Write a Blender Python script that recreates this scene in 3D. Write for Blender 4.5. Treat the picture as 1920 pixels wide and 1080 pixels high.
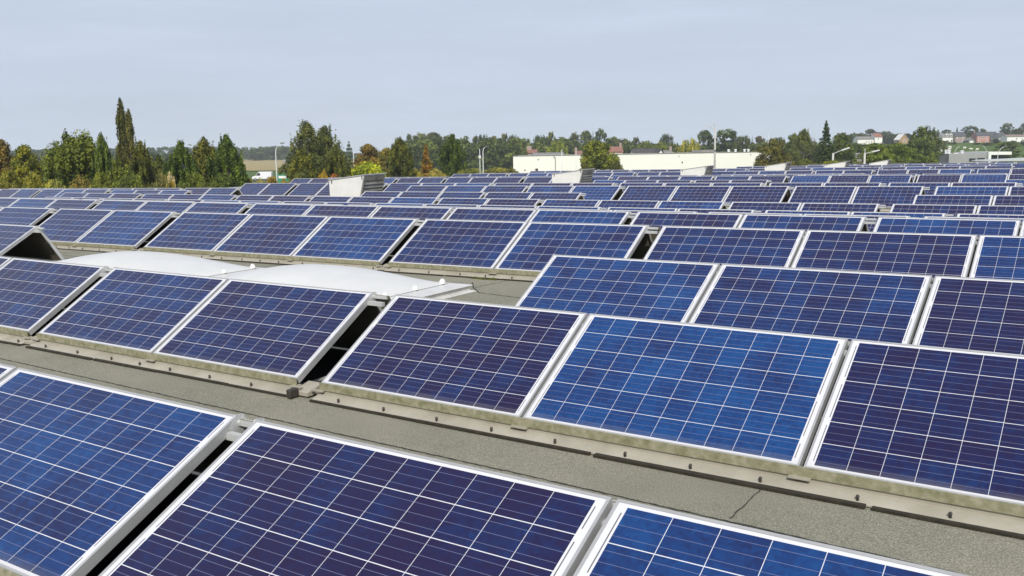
import bpy, bmesh, math, random
import numpy as np
from mathutils import Matrix, Vector

for o in list(bpy.data.objects): bpy.data.objects.remove(o)
SC = bpy.context.scene
COL = SC.collection
R_ = math.radians

# ------------------------------------------------------------------ camera
F_PX, EYE = 1804.58, 7.0                      # focal length in pixels of a 1920 px wide frame, eye height
YAW = 0.60439
def axes(yaw, pitch, roll):
    cy, sy, cp, sp = math.cos(yaw), math.sin(yaw), math.cos(pitch), math.sin(pitch)
    fwd = np.array([-sy*cp, cy*cp, sp]); right = np.array([cy, sy, 0.0]); up = np.cross(right, fwd)
    cr, sr = math.cos(roll), math.sin(roll)
    return np.array([cr*right + sr*up, -sr*right + cr*up, fwd])
RW = axes(YAW, -math.atan(255/F_PX), R_(-0.8))          # camera axes in the level world
RR = axes(YAW, -0.15791, -0.02768)                      # camera axes seen from the sloping roof
CAMR = np.array([0.0, -4.6008, 1.66699])                # eye in roof coordinates
CAM = Vector((0, 0, EYE))
m3 = RW.T @ RR
ROOF = Matrix.Translation(CAM) @ Matrix([list(r) for r in m3]).to_4x4() @ Matrix.Translation(-Vector(CAMR))

cam_data = bpy.data.cameras.new('camera'); cam = bpy.data.objects.new('camera', cam_data); COL.objects.link(cam)
cam_data.sensor_width = 36; cam_data.lens = F_PX/1920*36
cam_data.clip_start = 0.1; cam_data.clip_end = 9000
cm = Matrix([[RW[0][i], RW[1][i], -RW[2][i]] for i in range(3)]).to_4x4()
cam.matrix_world = Matrix.Translation(CAM) @ cm
SC.camera = cam

# ------------------------------------------------------------------ sky and sun
SUN_EL, SUN_AZ = R_(40), math.atan2(0.56, -0.83)        # azimuth measured from +Y towards +X
world = bpy.data.worlds.new('World'); SC.world = world; world.use_nodes = True
nt = world.node_tree; N = nt.nodes; L = nt.links
for n in list(N): N.remove(n)
wo = N.new('ShaderNodeOutputWorld'); bg = N.new('ShaderNodeBackground'); sky = N.new('ShaderNodeTexSky')
sky.sky_type = 'NISHITA'; sky.sun_disc = False; sky.sun_elevation = SUN_EL; sky.sun_rotation = SUN_AZ
sky.air_density = 1.0; sky.dust_density = 2.2; sky.ozone_density = 1.2; sky.altitude = 100
tc = N.new('ShaderNodeTexCoord'); mp = N.new('ShaderNodeMapping'); mp.inputs['Scale'].default_value = (1.5, 1.5, 13)
mp.inputs['Rotation'].default_value = (0.02, 0.03, 0)
nz = N.new('ShaderNodeTexNoise'); nz.inputs['Scale'].default_value = 2.2; nz.inputs['Detail'].default_value = 7; nz.inputs['Roughness'].default_value = 0.62
cr = N.new('ShaderNodeValToRGB'); cr.color_ramp.elements[0].position = 0.34; cr.color_ramp.elements[1].position = 0.70
cr.color_ramp.elements[0].color = (0.78, 0.78, 0.78, 1); cr.color_ramp.elements[1].color = (0.95, 0.95, 0.95, 1)
mx = N.new('ShaderNodeMix'); mx.data_type = 'RGBA'
mx.inputs['B'].default_value = (8.2, 9.25, 11.3, 1)         # thin high veil of cloud, in the sky's own units
L.new(tc.outputs['Generated'], mp.inputs['Vector']); L.new(mp.outputs['Vector'], nz.inputs['Vector'])
L.new(nz.outputs['Fac'], cr.inputs['Fac']); L.new(cr.outputs['Color'], mx.inputs['Factor'])
L.new(sky.outputs['Color'], mx.inputs['A']); L.new(mx.outputs['Result'], bg.inputs['Color'])
bg.inputs['Strength'].default_value = 0.075
L.new(bg.outputs['Background'], wo.inputs['Surface'])

sun_d = bpy.data.lights.new('sun', 'SUN'); sun_d.energy = 3.9; sun_d.angle = R_(0.6); sun_d.color = (1.0, 0.955, 0.88)
sun = bpy.data.objects.new('sun', sun_d); COL.objects.link(sun)
sv = Vector((math.sin(SUN_AZ)*math.cos(SUN_EL), math.cos(SUN_AZ)*math.cos(SUN_EL), math.sin(SUN_EL)))
sun.rotation_euler = sv.to_track_quat('Z', 'Y').to_euler(); sun.location = (0, -40, 80)

SC.render.engine = 'CYCLES'
SC.view_settings.view_transform = 'Standard'; SC.view_settings.look = 'None'
SC.view_settings.exposure = 0.0; SC.view_settings.gamma = 1.0
SC.view_settings.use_curve_mapping = False
SC.cycles.max_bounces = 6; SC.cycles.transparent_max_bounces = 8

# ------------------------------------------------------------------ helpers: placing, materials, meshes
def px_dir(u, v):
    d = RW[2] + RW[0]*(u-960)/F_PX - RW[1]*(v-540)/F_PX
    return d
def at_px(u, v, depth):                                  # world point seen at (u, v) at a given depth
    return CAM + Vector(px_dir(u, v))*depth
def col_at(u, depth):                                    # ground column (x, y) under pixel column u
    v = 285 - 0.01396*(u-960)
    p = at_px(u, v, depth); return p.x, p.y
def z_at(u, v, depth): return at_px(u, v, depth).z
FW = np.array([-math.sin(YAW), math.cos(YAW)]); RT = np.array([math.cos(YAW), math.sin(YAW)])
def smooth(t): t = np.clip(t, 0, 1); return t*t*(3-2*t)
def terrain(x, y):
    x = np.asarray(x, float); y = np.asarray(y, float)
    d = x*FW[0] + y*FW[1]; u = x*RT[0] + y*RT[1]
    s = u/np.maximum(d, 1)
    hill = 8.5*smooth((d-285)/255)*smooth((s-0.24)/0.10)*(d > 0)
    far = 8*smooth((d-700)/500)*smooth((-s-0.12)/0.1)*(d > 0) - 16*smooth((d-700)/900)*smooth((s+0.2)/.1)*(d > 0)
    dip = 0.25*np.sin(x*0.021)*np.sin(y*0.017)*smooth((d-150)/100)
    return hill + far + dip
def tz(x, y): return float(terrain(x, y))

MATS = {}
def nmat(name):
    m = bpy.data.materials.new(name); m.use_nodes = True
    nt = m.node_tree; b = nt.nodes['Principled BSDF']
    MATS[name] = m
    return m, nt.nodes, nt.links, b
def simple(name, color, rough=0.6, metal=0.0, var=0.12, scale=6.0, bump=0.0, spec=0.5, color2=None, detail=5):
    m, N, L, b = nmat(name)
    b.inputs['Roughness'].default_value = rough; b.inputs['Metallic'].default_value = metal
    b.inputs['Specular IOR Level'].default_value = spec
    tc = N.new('ShaderNodeTexCoord'); nz = N.new('ShaderNodeTexNoise')
    nz.inputs['Scale'].default_value = scale; nz.inputs['Detail'].default_value = detail; nz.inputs['Roughness'].default_value = 0.6
    L.new(tc.outputs['Object'], nz.inputs['Vector'])
    mx = N.new('ShaderNodeMix'); mx.data_type = 'RGBA'
    c2 = color2 or tuple(c*(1-2*var) for c in color)
    c1 = color if color2 else tuple(min(1, c*(1+var)) for c in color)
    mx.inputs['A'].default_value = (*c1, 1); mx.inputs['B'].default_value = (*c2, 1)
    mr = N.new('ShaderNodeMapRange'); mr.inputs['From Min'].default_value = 0.3; mr.inputs['From Max'].default_value = 0.72
    L.new(nz.outputs['Fac'], mr.inputs['Value']); L.new(mr.outputs['Result'], mx.inputs['Factor'])
    L.new(mx.outputs['Result'], b.inputs['Base Color'])
    if bump:
        bp = N.new('ShaderNodeBump'); bp.inputs['Strength'].default_value = bump; bp.inputs['Distance'].default_value = 0.02
        L.new(nz.outputs['Fac'], bp.inputs['Height']); L.new(bp.outputs['Normal'], b.inputs['Normal'])
    return m

def mesh_obj(name, verts, faces, mat, parent=None, smooth_=False, mats=None, fmat=None):
    me = bpy.data.meshes.new(name); me.from_pydata([tuple(v) for v in verts], [], faces)
    for m in (mats or [mat]): me.materials.append(m)
    if fmat is not None: me.polygons.foreach_set('material_index', fmat)
    if smooth_: me.polygons.foreach_set('use_smooth', [True]*len(me.polygons))
    me.update()
    o = bpy.data.objects.new(name, me); COL.objects.link(o)
    if parent: o.parent = parent
    return o
class MB:
    """collects boxes, prisms and tubes into one mesh"""
    def __init__(s): s.v = []; s.f = []
    def add(s, v, f):
        k = len(s.v); s.v += [tuple(p) for p in v]; s.f += [[i+k for i in q] for q in f]; return s
    def box(s, x0, x1, y0, y1, z0, z1):
        v = [(x, y, z) for x in (x0, x1) for y in (y0, y1) for z in (z0, z1)]
        return s.add(v, [[0,1,3,2],[4,6,7,5],[0,4,5,1],[2,3,7,6],[0,2,6,4],[1,5,7,3]])
    def prism(s, prof, x0, x1):                          # (y, z) outline swept along x
        n = len(prof)
        v = [(x0, y, z) for y, z in prof] + [(x1, y, z) for y, z in prof]
        return s.add(v, [[i, (i+1) % n, n+(i+1) % n, n+i] for i in range(n)] + [list(range(n))[::-1], list(range(n, 2*n))])
    def prism_y(s, prof, y0, y1):                        # (x, z) outline swept along y
        n = len(prof)
        v = [(x, y0, z) for x, z in prof] + [(x, y1, z) for x, z in prof]
        return s.add(v, [[i, (i+1) % n, n+(i+1) % n, n+i] for i in range(n)] + [list(range(n))[::-1], list(range(n, 2*n))])
    def tube(s, pts, rad, n=8):
        pts = [Vector(p) for p in pts]; k = len(pts)
        rad = rad if isinstance(rad, (list, tuple)) else [rad]*k
        v = []; f = []; a = None
        for i, p in enumerate(pts):
            t = (pts[min(i+1, k-1)] - pts[max(i-1, 0)]).normalized()
            if a is None: a = t.orthogonal().normalized()
            else: a = (a - t*a.dot(t)).normalized()
            b = t.cross(a)
            for j in range(n):
                w = 2*math.pi*j/n; v.append(p + (a*math.cos(w) + b*math.sin(w))*rad[i])
        for i in range(k-1):
            for j in range(n):
                f.append([i*n+j, i*n+(j+1) % n, (i+1)*n+(j+1) % n, (i+1)*n+j])
        f.append(list(range(n))[::-1]); f.append([(k-1)*n+j for j in range(n)])
        return s.add(v, f)
    def bar(s, p, q, w, h):                              # rectangular bar from p to q
        p, q = Vector(p), Vector(q); t = (q-p).normalized()
        a = t.cross(Vector((0, 0, 1)));  a = a.normalized() if a.length > 1e-4 else Vector((1, 0, 0))
        b = a.cross(t)
        v = [e + a*w/2*i + b*h/2*j for e in (p, q) for i in (-1, 1) for j in (-1, 1)]
        return s.add(v, [[0,1,3,2],[4,6,7,5],[0,4,5,1],[2,3,7,6],[0,2,6,4],[1,5,7,3]])
    def dome(s, c, rx, ry, rz, nu=12, nv=5):
        v = []; f = []
        for j in range(nv+1):
            a = math.pi/2*j/nv
            for i in range(nu):
                w = 2*math.pi*i/nu; v.append((c[0]+rx*math.cos(a)*math.cos(w), c[1]+ry*math.cos(a)*math.sin(w), c[2]+rz*math.sin(a)))
        for j in range(nv):
            for i in range(nu): f.append([j*nu+i, j*nu+(i+1) % nu, (j+1)*nu+(i+1) % nu, (j+1)*nu+i])
        return s.add(v, f)
    def build(s, name, mat, parent=None, smooth_=False, bevel=0):
        o = mesh_obj(name, s.v, s.f, mat, parent, smooth_)
        bm = bmesh.new(); bm.from_mesh(o.data); bmesh.ops.recalc_face_normals(bm, faces=bm.faces)
        if bevel: bmesh.ops.bevel(bm, geom=list(bm.edges), offset=bevel, segments=1, affect='EDGES')
        bm.to_mesh(o.data); bm.free()
        return o
def empty(name, M=None, label=None, cat=None, group=None):
    o = bpy.data.objects.new(name, None); COL.objects.link(o); o.empty_display_size = 0.2
    if M is not None: o.matrix_world = M
    tag(o, label, cat, group); return o
def tag(o, label=None, cat=None, group=None, kind=None):
    if label: o['label'] = label
    if cat: o['category'] = cat
    if group: o['group'] = group
    if kind: o['kind'] = kind
    return o
KIDS = {}
def kids(o): return [c for c in bpy.data.objects if c.parent == o]
def copy_tree(src, M, label=None, kl=None):
    """a copy of a thing with its parts and sub-parts"""
    r = src.copy(); COL.objects.link(r); r.matrix_world = M
    if label: r['label'] = label
    for ch, gs in kl:
        c = ch.copy(); COL.objects.link(c); c.parent = r; c.matrix_basis = ch.matrix_basis
        for g in gs:
            q = g.copy(); COL.objects.link(q); q.parent = c; q.matrix_basis = g.matrix_basis
    return r
def T(x, y, z): return Matrix.Translation((x, y, z))
def RZ(a): return Matrix.Rotation(a, 4, 'Z')
def RX(a): return Matrix.Rotation(a, 4, 'X')
# ------------------------------------------------------------------ materials of the roof and the panels
PW, PH, TH = 1.668, 0.9637, 0.045                        # panel width, slope length, frame height
def mat_cells():
    m, N, L, b = nmat('solar_cells')
    def nd(t, **k):
        n = N.new(t)
        for a, v in k.items(): setattr(n, a, v)
        return n
    def ma(op, a, b_=None, c=None):
        n = nd('ShaderNodeMath', operation=op)
        for i, q in enumerate((a, b_, c)):
            if q is None: continue
            if isinstance(q, (int, float)): n.inputs[i].default_value = q
            else: L.new(q, n.inputs[i])
        return n.outputs[0]
    uv = nd('ShaderNodeUVMap'); uv.uv_map = 'UVMap'
    sp = nd('ShaderNodeSeparateXYZ'); L.new(uv.outputs['UV'], sp.inputs[0])
    u, v = sp.outputs['X'], sp.outputs['Y']              # metres from the lower left corner
    mu, mv = 0.046, 0.024
    cw, ch = (PW-2*mu)/10, (PH-2*mv)/6
    cu, cv = ma('DIVIDE', ma('SUBTRACT', u, mu), cw), ma('DIVIDE', ma('SUBTRACT', v, mv), ch)
    fu, fv = ma('FRACT', cu), ma('FRACT', cv)
    iu, iv = ma('FLOOR', cu), ma('FLOOR', cv)
    def inside(f, g, size):                              # 1 between the gaps
        h = g/2/size
        return ma('MULTIPLY', ma('GREATER_THAN', f, h), ma('LESS_THAN', f, 1-h))
    cell = ma('MULTIPLY', inside(fu, 0.0022, cw), inside(fv, 0.0036, ch))
    rng = ma('MULTIPLY', ma('MULTIPLY', ma('GREATER_THAN', cu, 0.0), ma('LESS_THAN', cu, 10.0)),
             ma('MULTIPLY', ma('GREATER_THAN', cv, 0.0), ma('LESS_THAN', cv, 6.0)))
    cell = ma('MULTIPLY', cell, rng)
    # three busbars per cell, parallel to the long side
    bus = None
    for q in (0.2, 0.5, 0.8):
        s = ma('LESS_THAN', ma('ABSOLUTE', ma('SUBTRACT', fv, q)), 0.0008/ch)
        bus = s if bus is None else ma('MAXIMUM', bus, s)
    bus = ma('MULTIPLY', bus, rng)
    # collector ribbons in the side margins: one grey dash per pair of rows
    du = ma('MINIMUM', ma('ABSOLUTE', ma('SUBTRACT', u, 0.036)), ma('ABSOLUTE', ma('SUBTRACT', u, PW-0.036)))
    pair = ma('FRACT', ma('MULTIPLY', ma('ADD', cv, ma('MULTIPLY', ma('GREATER_THAN', u, 0.8), 1.0)), 0.5))
    rib = ma('MULTIPLY', ma('LESS_THAN', du, 0.0023),
             ma('MULTIPLY', ma('GREATER_THAN', pair, 0.09), ma('LESS_THAN', pair, 0.91)))
    rib = ma('MULTIPLY', rib, ma('MULTIPLY', ma('GREATER_THAN', v, 0.05), ma('LESS_THAN', v, PH-0.05)))
    oi = nd('ShaderNodeObjectInfo'); at = nd('ShaderNodeAttribute'); at.attribute_name = 'pseed'
    seed = ma('ADD', oi.outputs['Random'], at.outputs['Fac'])
    cx = nd('ShaderNodeCombineXYZ'); L.new(iu, cx.inputs[0]); L.new(iv, cx.inputs[1]); L.new(ma('MULTIPLY', seed, 531.7), cx.inputs[2])
    wn = nd('ShaderNodeTexWhiteNoise', noise_dimensions='3D'); L.new(cx.outputs[0], wn.inputs['Vector'])
    # slow drift of tint over the panel plus a jump per cell
    c2 = nd('ShaderNodeCombineXYZ'); L.new(u, c2.inputs[0]); L.new(v, c2.inputs[1]); L.new(ma('MULTIPLY', seed, 97.3), c2.inputs[2])
    sl = nd('ShaderNodeTexNoise'); sl.inputs['Scale'].default_value = 2.4; sl.inputs['Detail'].default_value = 3; L.new(c2.outputs[0], sl.inputs['Vector'])
    # crystal grain
    vo = nd('ShaderNodeTexVoronoi', feature='F1'); vo.inputs['Scale'].default_value = 52; L.new(c2.outputs[0], vo.inputs['Vector'])
    vs = nd('ShaderNodeSeparateColor'); L.new(vo.outputs['Color'], vs.inputs[0])
    n2 = nd('ShaderNodeTexNoise'); n2.inputs['Scale'].default_value = 19; n2.inputs['Detail'].default_value = 4; L.new(c2.outputs[0], n2.inputs['Vector'])
    t = ma('ADD', ma('MULTIPLY', ma('SUBTRACT', wn.outputs['Value'], 0.5), 0.24),
           ma('ADD', ma('MULTIPLY', ma('SUBTRACT', vs.outputs[0], 0.5), 0.23),
              ma('ADD', ma('MULTIPLY', ma('SUBTRACT', sl.outputs['Fac'], 0.5), 0.9), ma('MULTIPLY', ma('SUBTRACT', n2.outputs['Fac'], 0.5), 0.34))))
    # object colour: red channel carries how blue the panel is (0 purple-navy .. 1 bright blue)
    oc = nd('ShaderNodeSeparateColor'); L.new(oi.outputs['Color'], oc.inputs[0])
    ah = nd('ShaderNodeAttribute'); ah.attribute_name = 'phue'
    hue = ma('ADD', ma('MULTIPLY', oc.outputs[0], 1.0), ah.outputs['Fac'])
    tt = ma('ADD', hue, t)
    rp = nd('ShaderNodeValToRGB'); rp.color_ramp.interpolation = 'LINEAR'
    e = rp.color_ramp.elements; e[0].position = 0.0; e[0].color = (0.0125, 0.0070, 0.041, 1); e[1].position = 1.0; e[1].color = (0.0062, 0.052, 0.185, 1)
    for p_, c_ in ((0.22, (0.0100, 0.0098, 0.054, 1)), (0.45, (0.0075, 0.0170, 0.080, 1)), (0.72, (0.0062, 0.032, 0.132, 1))):
        q = e.new(p_); q.color = c_
    L.new(tt, rp.inputs['Fac'])
    def mix(f, a, b_):
        n = nd('ShaderNodeMix', data_type='RGBA'); L.new(f, n.inputs['Factor'])
        for s, q in (('A', a), ('B', b_)):
            if isinstance(q, tuple): n.inputs[s].default_value = q
            else: L.new(q, n.inputs[s])
        return n.outputs['Result']
    c = mix(cell, (0.62, 0.615, 0.64, 1), rp.outputs['Color'])
    c = mix(ma('MULTIPLY', bus, cell), c, (0.14, 0.155, 0.25, 1))
    c = mix(rib, c, (0.12, 0.12, 0.12, 1))
    # dust film, thicker along the lower edge
    dn = nd('ShaderNodeTexNoise'); dn.inputs['Scale'].default_value = 5; dn.inputs['Detail'].default_value = 6; L.new(c2.outputs[0], dn.inputs['Vector'])
    low = ma('SUBTRACT', 1.0, ma('MULTIPLY', v, 14.0))
    dust = ma('MULTIPLY', ma('ADD', ma('MULTIPLY', ma('MAXIMUM', low, 0.0), 0.5), 0.016), dn.outputs['Fac'])
    c = mix(dust, c, (0.30, 0.28, 0.24, 1))
    # a few bird droppings and dried splashes
    bd = nd('ShaderNodeTexVoronoi', feature='F1'); bd.inputs['Scale'].default_value = 2.3; L.new(c2.outputs[0], bd.inputs['Vector'])
    bs = nd('ShaderNodeSeparateColor'); L.new(bd.outputs['Color'], bs.inputs[0])
    sp_ = ma('MULTIPLY', ma('LESS_THAN', ma('ADD', bd.outputs['Distance'], ma('MULTIPLY', n2.outputs['Fac'], 0.03)), ma('ADD', 0.018, ma('MULTIPLY', bs.outputs[1], 0.022))), ma('GREATER_THAN', bs.outputs[0], 0.80))
    c = mix(ma('MULTIPLY', sp_, 0.55), c, (0.55, 0.54, 0.50, 1))
    L.new(c, b.inputs['Base Color'])
    b.inputs['Roughness'].default_value = 0.16; b.inputs['IOR'].default_value = 1.46; b.inputs['Specular IOR Level'].default_value = 0.30
    bp = nd('ShaderNodeBump'); bp.inputs['Strength'].default_value = 0.012; bp.inputs['Distance'].default_value = 0.02
    L.new(sl.outputs['Fac'], bp.inputs['Height']); L.new(bp.outputs['Normal'], b.inputs['Normal'])
    return m
M_CELL = mat_cells()
M_ALU = simple('frame_aluminium', (0.40, 0.40, 0.395), 0.42, 0.25, 0.06, 9)
M_RAIL = simple('weathered_rail', (0.41, 0.38, 0.31), 0.6, 0.05, 0, 5, 0.15, color2=(0.31, 0.285, 0.225), detail=8)
M_LIP = simple('mossy_frame_lip', (0.34, 0.315, 0.22), 0.7, 0.0, 0, 22, 0.3, color2=(0.15, 0.15, 0.07), detail=8)
M_GALV = simple('galvanised_sheet', (0.58, 0.585, 0.57), 0.45, 0.3, 0.08, 5)
M_BACK = simple('deflector_sheet', (0.30, 0.27, 0.20), 0.5, 0.3, 0.15, 2)
M_RUBBER = simple('black_rubber_strip', (0.030, 0.024, 0.014), 0.9, 0, 0.3, 20, 0.3)
M_TRAY = simple('black_tray', (0.008, 0.008, 0.008), 0.8, 0, 0.2, 8)
M_STEEL = simple('dark_steel', (0.055, 0.048, 0.04), 0.6, 0.3, 0.2, 12)
def mat_bitumen():
    m, N, L, b = nmat('mineral_bitumen')
    tc = N.new('ShaderNodeTexCoord')
    g = N.new('ShaderNodeTexNoise'); g.inputs['Scale'].default_value = 150; g.inputs['Detail'].default_value = 3; g.inputs['Roughness'].default_value = .7
    h = N.new('ShaderNodeTexNoise'); h.inputs['Scale'].default_value = 0.9; h.inputs['Detail'].default_value = 8; h.inputs['Roughness'].default_value = .62
    w = N.new('ShaderNodeTexVoronoi'); w.inputs['Scale'].default_value = 125
    for n in (g, h, w): L.new(tc.outputs['Object'], n.inputs['Vector'])
    r = N.new('ShaderNodeValToRGB'); e = r.color_ramp.elements
    e[0].position = .34; e[0].color = (.165, .160, .130, 1); e[1].position = .68; e[1].color = (.49, .465, .39, 1)
    q = e.new(.5); q.color = (.275, .262, .215, 1)
    L.new(g.outputs['Fac'], r.inputs['Fac'])
    r2 = N.new('ShaderNodeValToRGB'); e = r2.color_ramp.elements
    e[0].position = .28; e[0].color = (.62, .64, .58, 1); e[1].position = .72; e[1].color = (.96, .93, .87, 1)
    L.new(h.outputs['Fac'], r2.inputs['Fac'])
    mx = N.new('ShaderNodeMix'); mx.data_type = 'RGBA'; mx.blend_type = 'MULTIPLY'; mx.inputs['Factor'].default_value = 1
    L.new(r.outputs['Color'], mx.inputs['A']); L.new(r2.outputs['Color'], mx.inputs['B'])
    L.new(mx.outputs['Result'], b.inputs['Base Color']); b.inputs['Roughness'].default_value = .92
    b.inputs['Specular IOR Level'].default_value = .25
    bp = N.new('ShaderNodeBump'); bp.inputs['Strength'].default_value = .5; bp.inputs['Distance'].default_value = .004
    L.new(w.outputs['Distance'], bp.inputs['Height']); L.new(bp.outputs['Normal'], b.inputs['Normal'])
    return m
M_BIT = mat_bitumen()
M_SEAM = simple('bitumen_seam', (0.035, 0.032, 0.026), 0.8, 0, 0.4, 30)

# ------------------------------------------------------------------ rows of the array (roof coordinates)
# name, y of lower edge, z of lower edge at xref, slope along x, yaw, tilt, xref, groups (left x, count)
TL = 0.530
def far(name, yt, zt, s, groups): return dict(n=name, y=yt-PH*math.cos(TL), z=zt-PH*math.sin(TL), s=s, r=0, t=TL, x=-10, g=groups)
def xs(*groups): return [(a, n) for a, n in groups]
G_STD = [(-38.6, 2), (-34.97, 3), (-29.72, 2), (-26.1, 2)]
STD = [(-22.69, 3), (-17.5, 2), (-13.9, 3), (-8.67, 2), (-5.04, 3), (0.22, 2)]
SHF = [(-24.4, 2), (-20.75, 3), (-15.55, 3), (-10.35, 2), (-6.76, 2), (-3.18, 3), (2.0, 2)]
ROWS = [
 dict(n='A', y=-2.9295, z=0.1351, s=-0.0139, r=0.0196, t=0.4537, x=-6, g=[(-6.566, 2), (-3.091, 3)]),
 dict(n='B', y=0.0, z=0.0, s=-0.0030, r=0, t=0.5428, x=-6, g=[(-13.61, 3), (-8.404, 2), (-4.81, 3), (0.32, 1)]),
 dict(n='C', y=2.2566, z=0.0531, s=0.0013, r=-0.0084, t=0.5215, x=-6, g=[(-17.24, 2), (-4.812, 3), (0.31, 1)]),
 dict(n='D', y=4.8579, z=0.057, s=0.0027, r=0.0119, t=0.5484, x=-6, g=[(-20.9, 2), (-17.26, 2), (-13.665, 3), (-8.466, 2), (-4.906, 3), (0.25, 1)]),
 far('E', 8.55, 0.450, .0023, [(-25.85, 3), (-20.57, 3), (-15.32, 3), (-10.20, 2), (-6.70, 2), (-3.18, 3)]),
 far('F2', 11.4, 0.215, .0028, [(-31.3, 3), (-26.05, 3), (-20.75, 3), (-15.5, 3), (-10.35, 2), (-6.76, 2), (-3.18, 2)]),
 far('F1', 14.3, 0.017, .0032, [(-33.0, 2), (-29.5, 2), (-26.02, 3), (-20.80, 2), (-17.3, 4), (-10.36, 2), (-6.76, 2), (-3.2, 2)]),
 far('G', 17.2, -0.051, .0031, [(-36.7, 3), (-31.39, 3), (-26.15, 2), (-22.60, 3), (-17.40, 2), (-13.86, 3), (-8.63, 2), (-4.99, 2)]),
 far('G2', 19.7, -0.031, .0054, [(-47.9, 3), (-42.6, 3), (-37.2, 3), (-22.74, 3), (-17.57, 2), (-5.05, 2)]),
 far('HL', 21.5, 0.050, .0098, [(-48.85, 3), (-43.6, 2), (-40.1, 3), (-34.75, 2)]),
 far('H', 22.05, 0.030, .0058, [(-22.69, 3), (-17.52, 2), (-13.93, 3), (-8.70, 2), (-5.04, 2)]),
 far('I', 25.1, -0.045, .0060, [(-35.2, 2), (-31.6, 3), (-26.35, 3), (-21.1, 3), (-15.80, 3), (-10.5, 2), (-6.92, 2)]),
 far('J', 36.1, -0.540, .0046, [(-23.07, 3), (-17.85, 2), (-5.3, 2)]),
 far('K', 38.4, -0.466, .0067, [(-46.3, 2), (-42.7, 3), (-37.4, 2), (-33.8, 3), (-28.5, 3), (-23.0, 3), (-17.81, 2), (-14.17, 3), (-8.86, 3)]),
 far('L', 41.4, -0.560, .0067, [(-46.2, 3), (-41.0, 3), (-35.7, 3), (-30.4, 3), (-25.1, 3), (-19.9, 3), (-14.6, 3), (-9.3, 2)]),
 far('MA', 52.4, -1.03, .0074, [(-23.3, 3), (-18.1, 2)]),
 far('M', 54.7, -0.946, .0074, [(-46.1, 3), (-40.8, 3), (-35.5, 3), (-30.2, 2), (-26.6, 2), (-23.35, 3), (-18.12, 2), (-14.47, 3), (-9.12, 2)]),
 far('MB', 57.6, -1.035, .0074, [(-46.1, 3), (-40.8, 3), (-35.5, 3), (-30.2, 3), (-24.9, 3), (-19.7, 3), (-14.4, 3), (-9.1, 2)]),
 far('N', 71.0, -1.426, .0078, [(-49.7, 3), (-44.4, 3), (-39.1, 3), (-33.8, 3), (-28.5, 3), (-23.39, 3), (-18.14, 2), (-14.47, 3)]),
 far('NB', 73.9, -1.515, .0078, [(-46.0, 3), (-40.7, 3), (-35.4, 3), (-30.1, 3), (-24.8, 3), (-19.5, 3), (-14.2, 2)]),
 far('O', 87.4, -1.924, .0060, [(-36.0, 3), (-30.7, 3), (-25.5, 3), (-20.2, 3), (-14.9, 3)]),
 far('OB', 90.3, -2.01, .0060, [(-36.0, 3), (-30.7, 3), (-25.5, 3), (-20.2, 3), (-14.9, 2)]),
 far('P', 103.7, -2.396, .0065, [(-34.0, 3), (-28.8, 3), (-23.6, 3), (-18.4, 3), (-13.2, 2)]),
]
def row_z(r, x): return r['z'] + r['s']*(x-r['x'])
def row_y(r, x): return r['y'] + r['r']*(x-r['x'])
def row_matrix(r, x):                                    # frame of a panel: x along the row, y up the slope
    ax = Vector((1, r['r'], r['s'])).normalized()
    ct, st = math.cos(r['t']), math.sin(r['t'])
    ay = Vector((0, ct, st)); ay = (ay - ax*ay.dot(ax)).normalized(); az = ax.cross(ay)
    m = Matrix.Identity(4)
    for i in range(3): m[i][0], m[i][1], m[i][2] = ax[i], ay[i], az[i]
    x -= .009
    m[0][3], m[1][3], m[2][3] = x, row_y(r, x), row_z(r, x)
    return ROOF @ m
def flat_matrix(r, x):                                   # frame of a mount: upright on the roof
    ax = Vector((1, r['r'], r['s'])).normalized(); ay = Vector((0, 1, 0)); ay = (ay-ax*ay.dot(ax)).normalized(); az = ax.cross(ay)
    m = Matrix.Identity(4)
    for i in range(3): m[i][0], m[i][1], m[i][2] = ax[i], ay[i], az[i]
    m[0][3], m[1][3], m[2][3] = x, row_y(r, x), row_z(r, x)
    return ROOF @ m
def proj(p):
    q = RW @ (np.array(p) - np.array(CAM)); return 960+F_PX*q[0]/q[2], 540-F_PX*q[1]/q[2], q[2]

# ------------------------------------------------------------------ the building under the array
RZ0 = 0.112                                              # panel lower edge above the roof skin
def build_roof():
    knots = []
    for r in ROWS:
        if r['n'] == 'HL': continue
        knots.append((r['y']+0.45, r['z']-RZ0 + r['s']*(-10-r['x']), r['s']))
    knots = [(-14, knots[0][1]+.02, knots[0][2]), (-6, knots[0][1], knots[0][2]), (-1.55, knots[0][1], knots[0][2]), (-.75, knots[1][1]-.004, knots[1][2]), (1.4, knots[1][1]-.004, knots[1][2])] + knots + [(30.5, -0.045-.49-RZ0-.33, .006), (33.5, -.54-.49-RZ0-.12, .005), (47, -1.03-.49-RZ0-.10, .007), (64, -1.45-.49-RZ0-.12, .0078), (80.5, -1.93-.49-RZ0-.1, .007), (97, -2.4-.49-RZ0-.1, .0065), (107.5, -2.40-.49-RZ0, .0065)]
    knots.sort()
    ky = np.array([k[0] for k in knots]); kz = np.array([k[1] for k in knots]); ks = np.array([k[2] for k in knots])
    ys = np.concatenate([np.arange(-14, 30, .25), np.arange(30, 107.6, .5)])
    ys[-1] = 107.5
    xs_ = np.concatenate([[-50.2], np.arange(-49, 10, 1.0), [14]])
    def zr(x, y): return np.interp(y, ky, kz) + np.interp(y, ky, ks)*(x+10)
    return ys, xs_, zr
RY, RXS, roof_z = build_roof()
building = empty('flat_roofed_warehouse', ROOF.copy(), 'long flat roofed building with grey mineral roof carrying all the solar panels', 'building')
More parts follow.
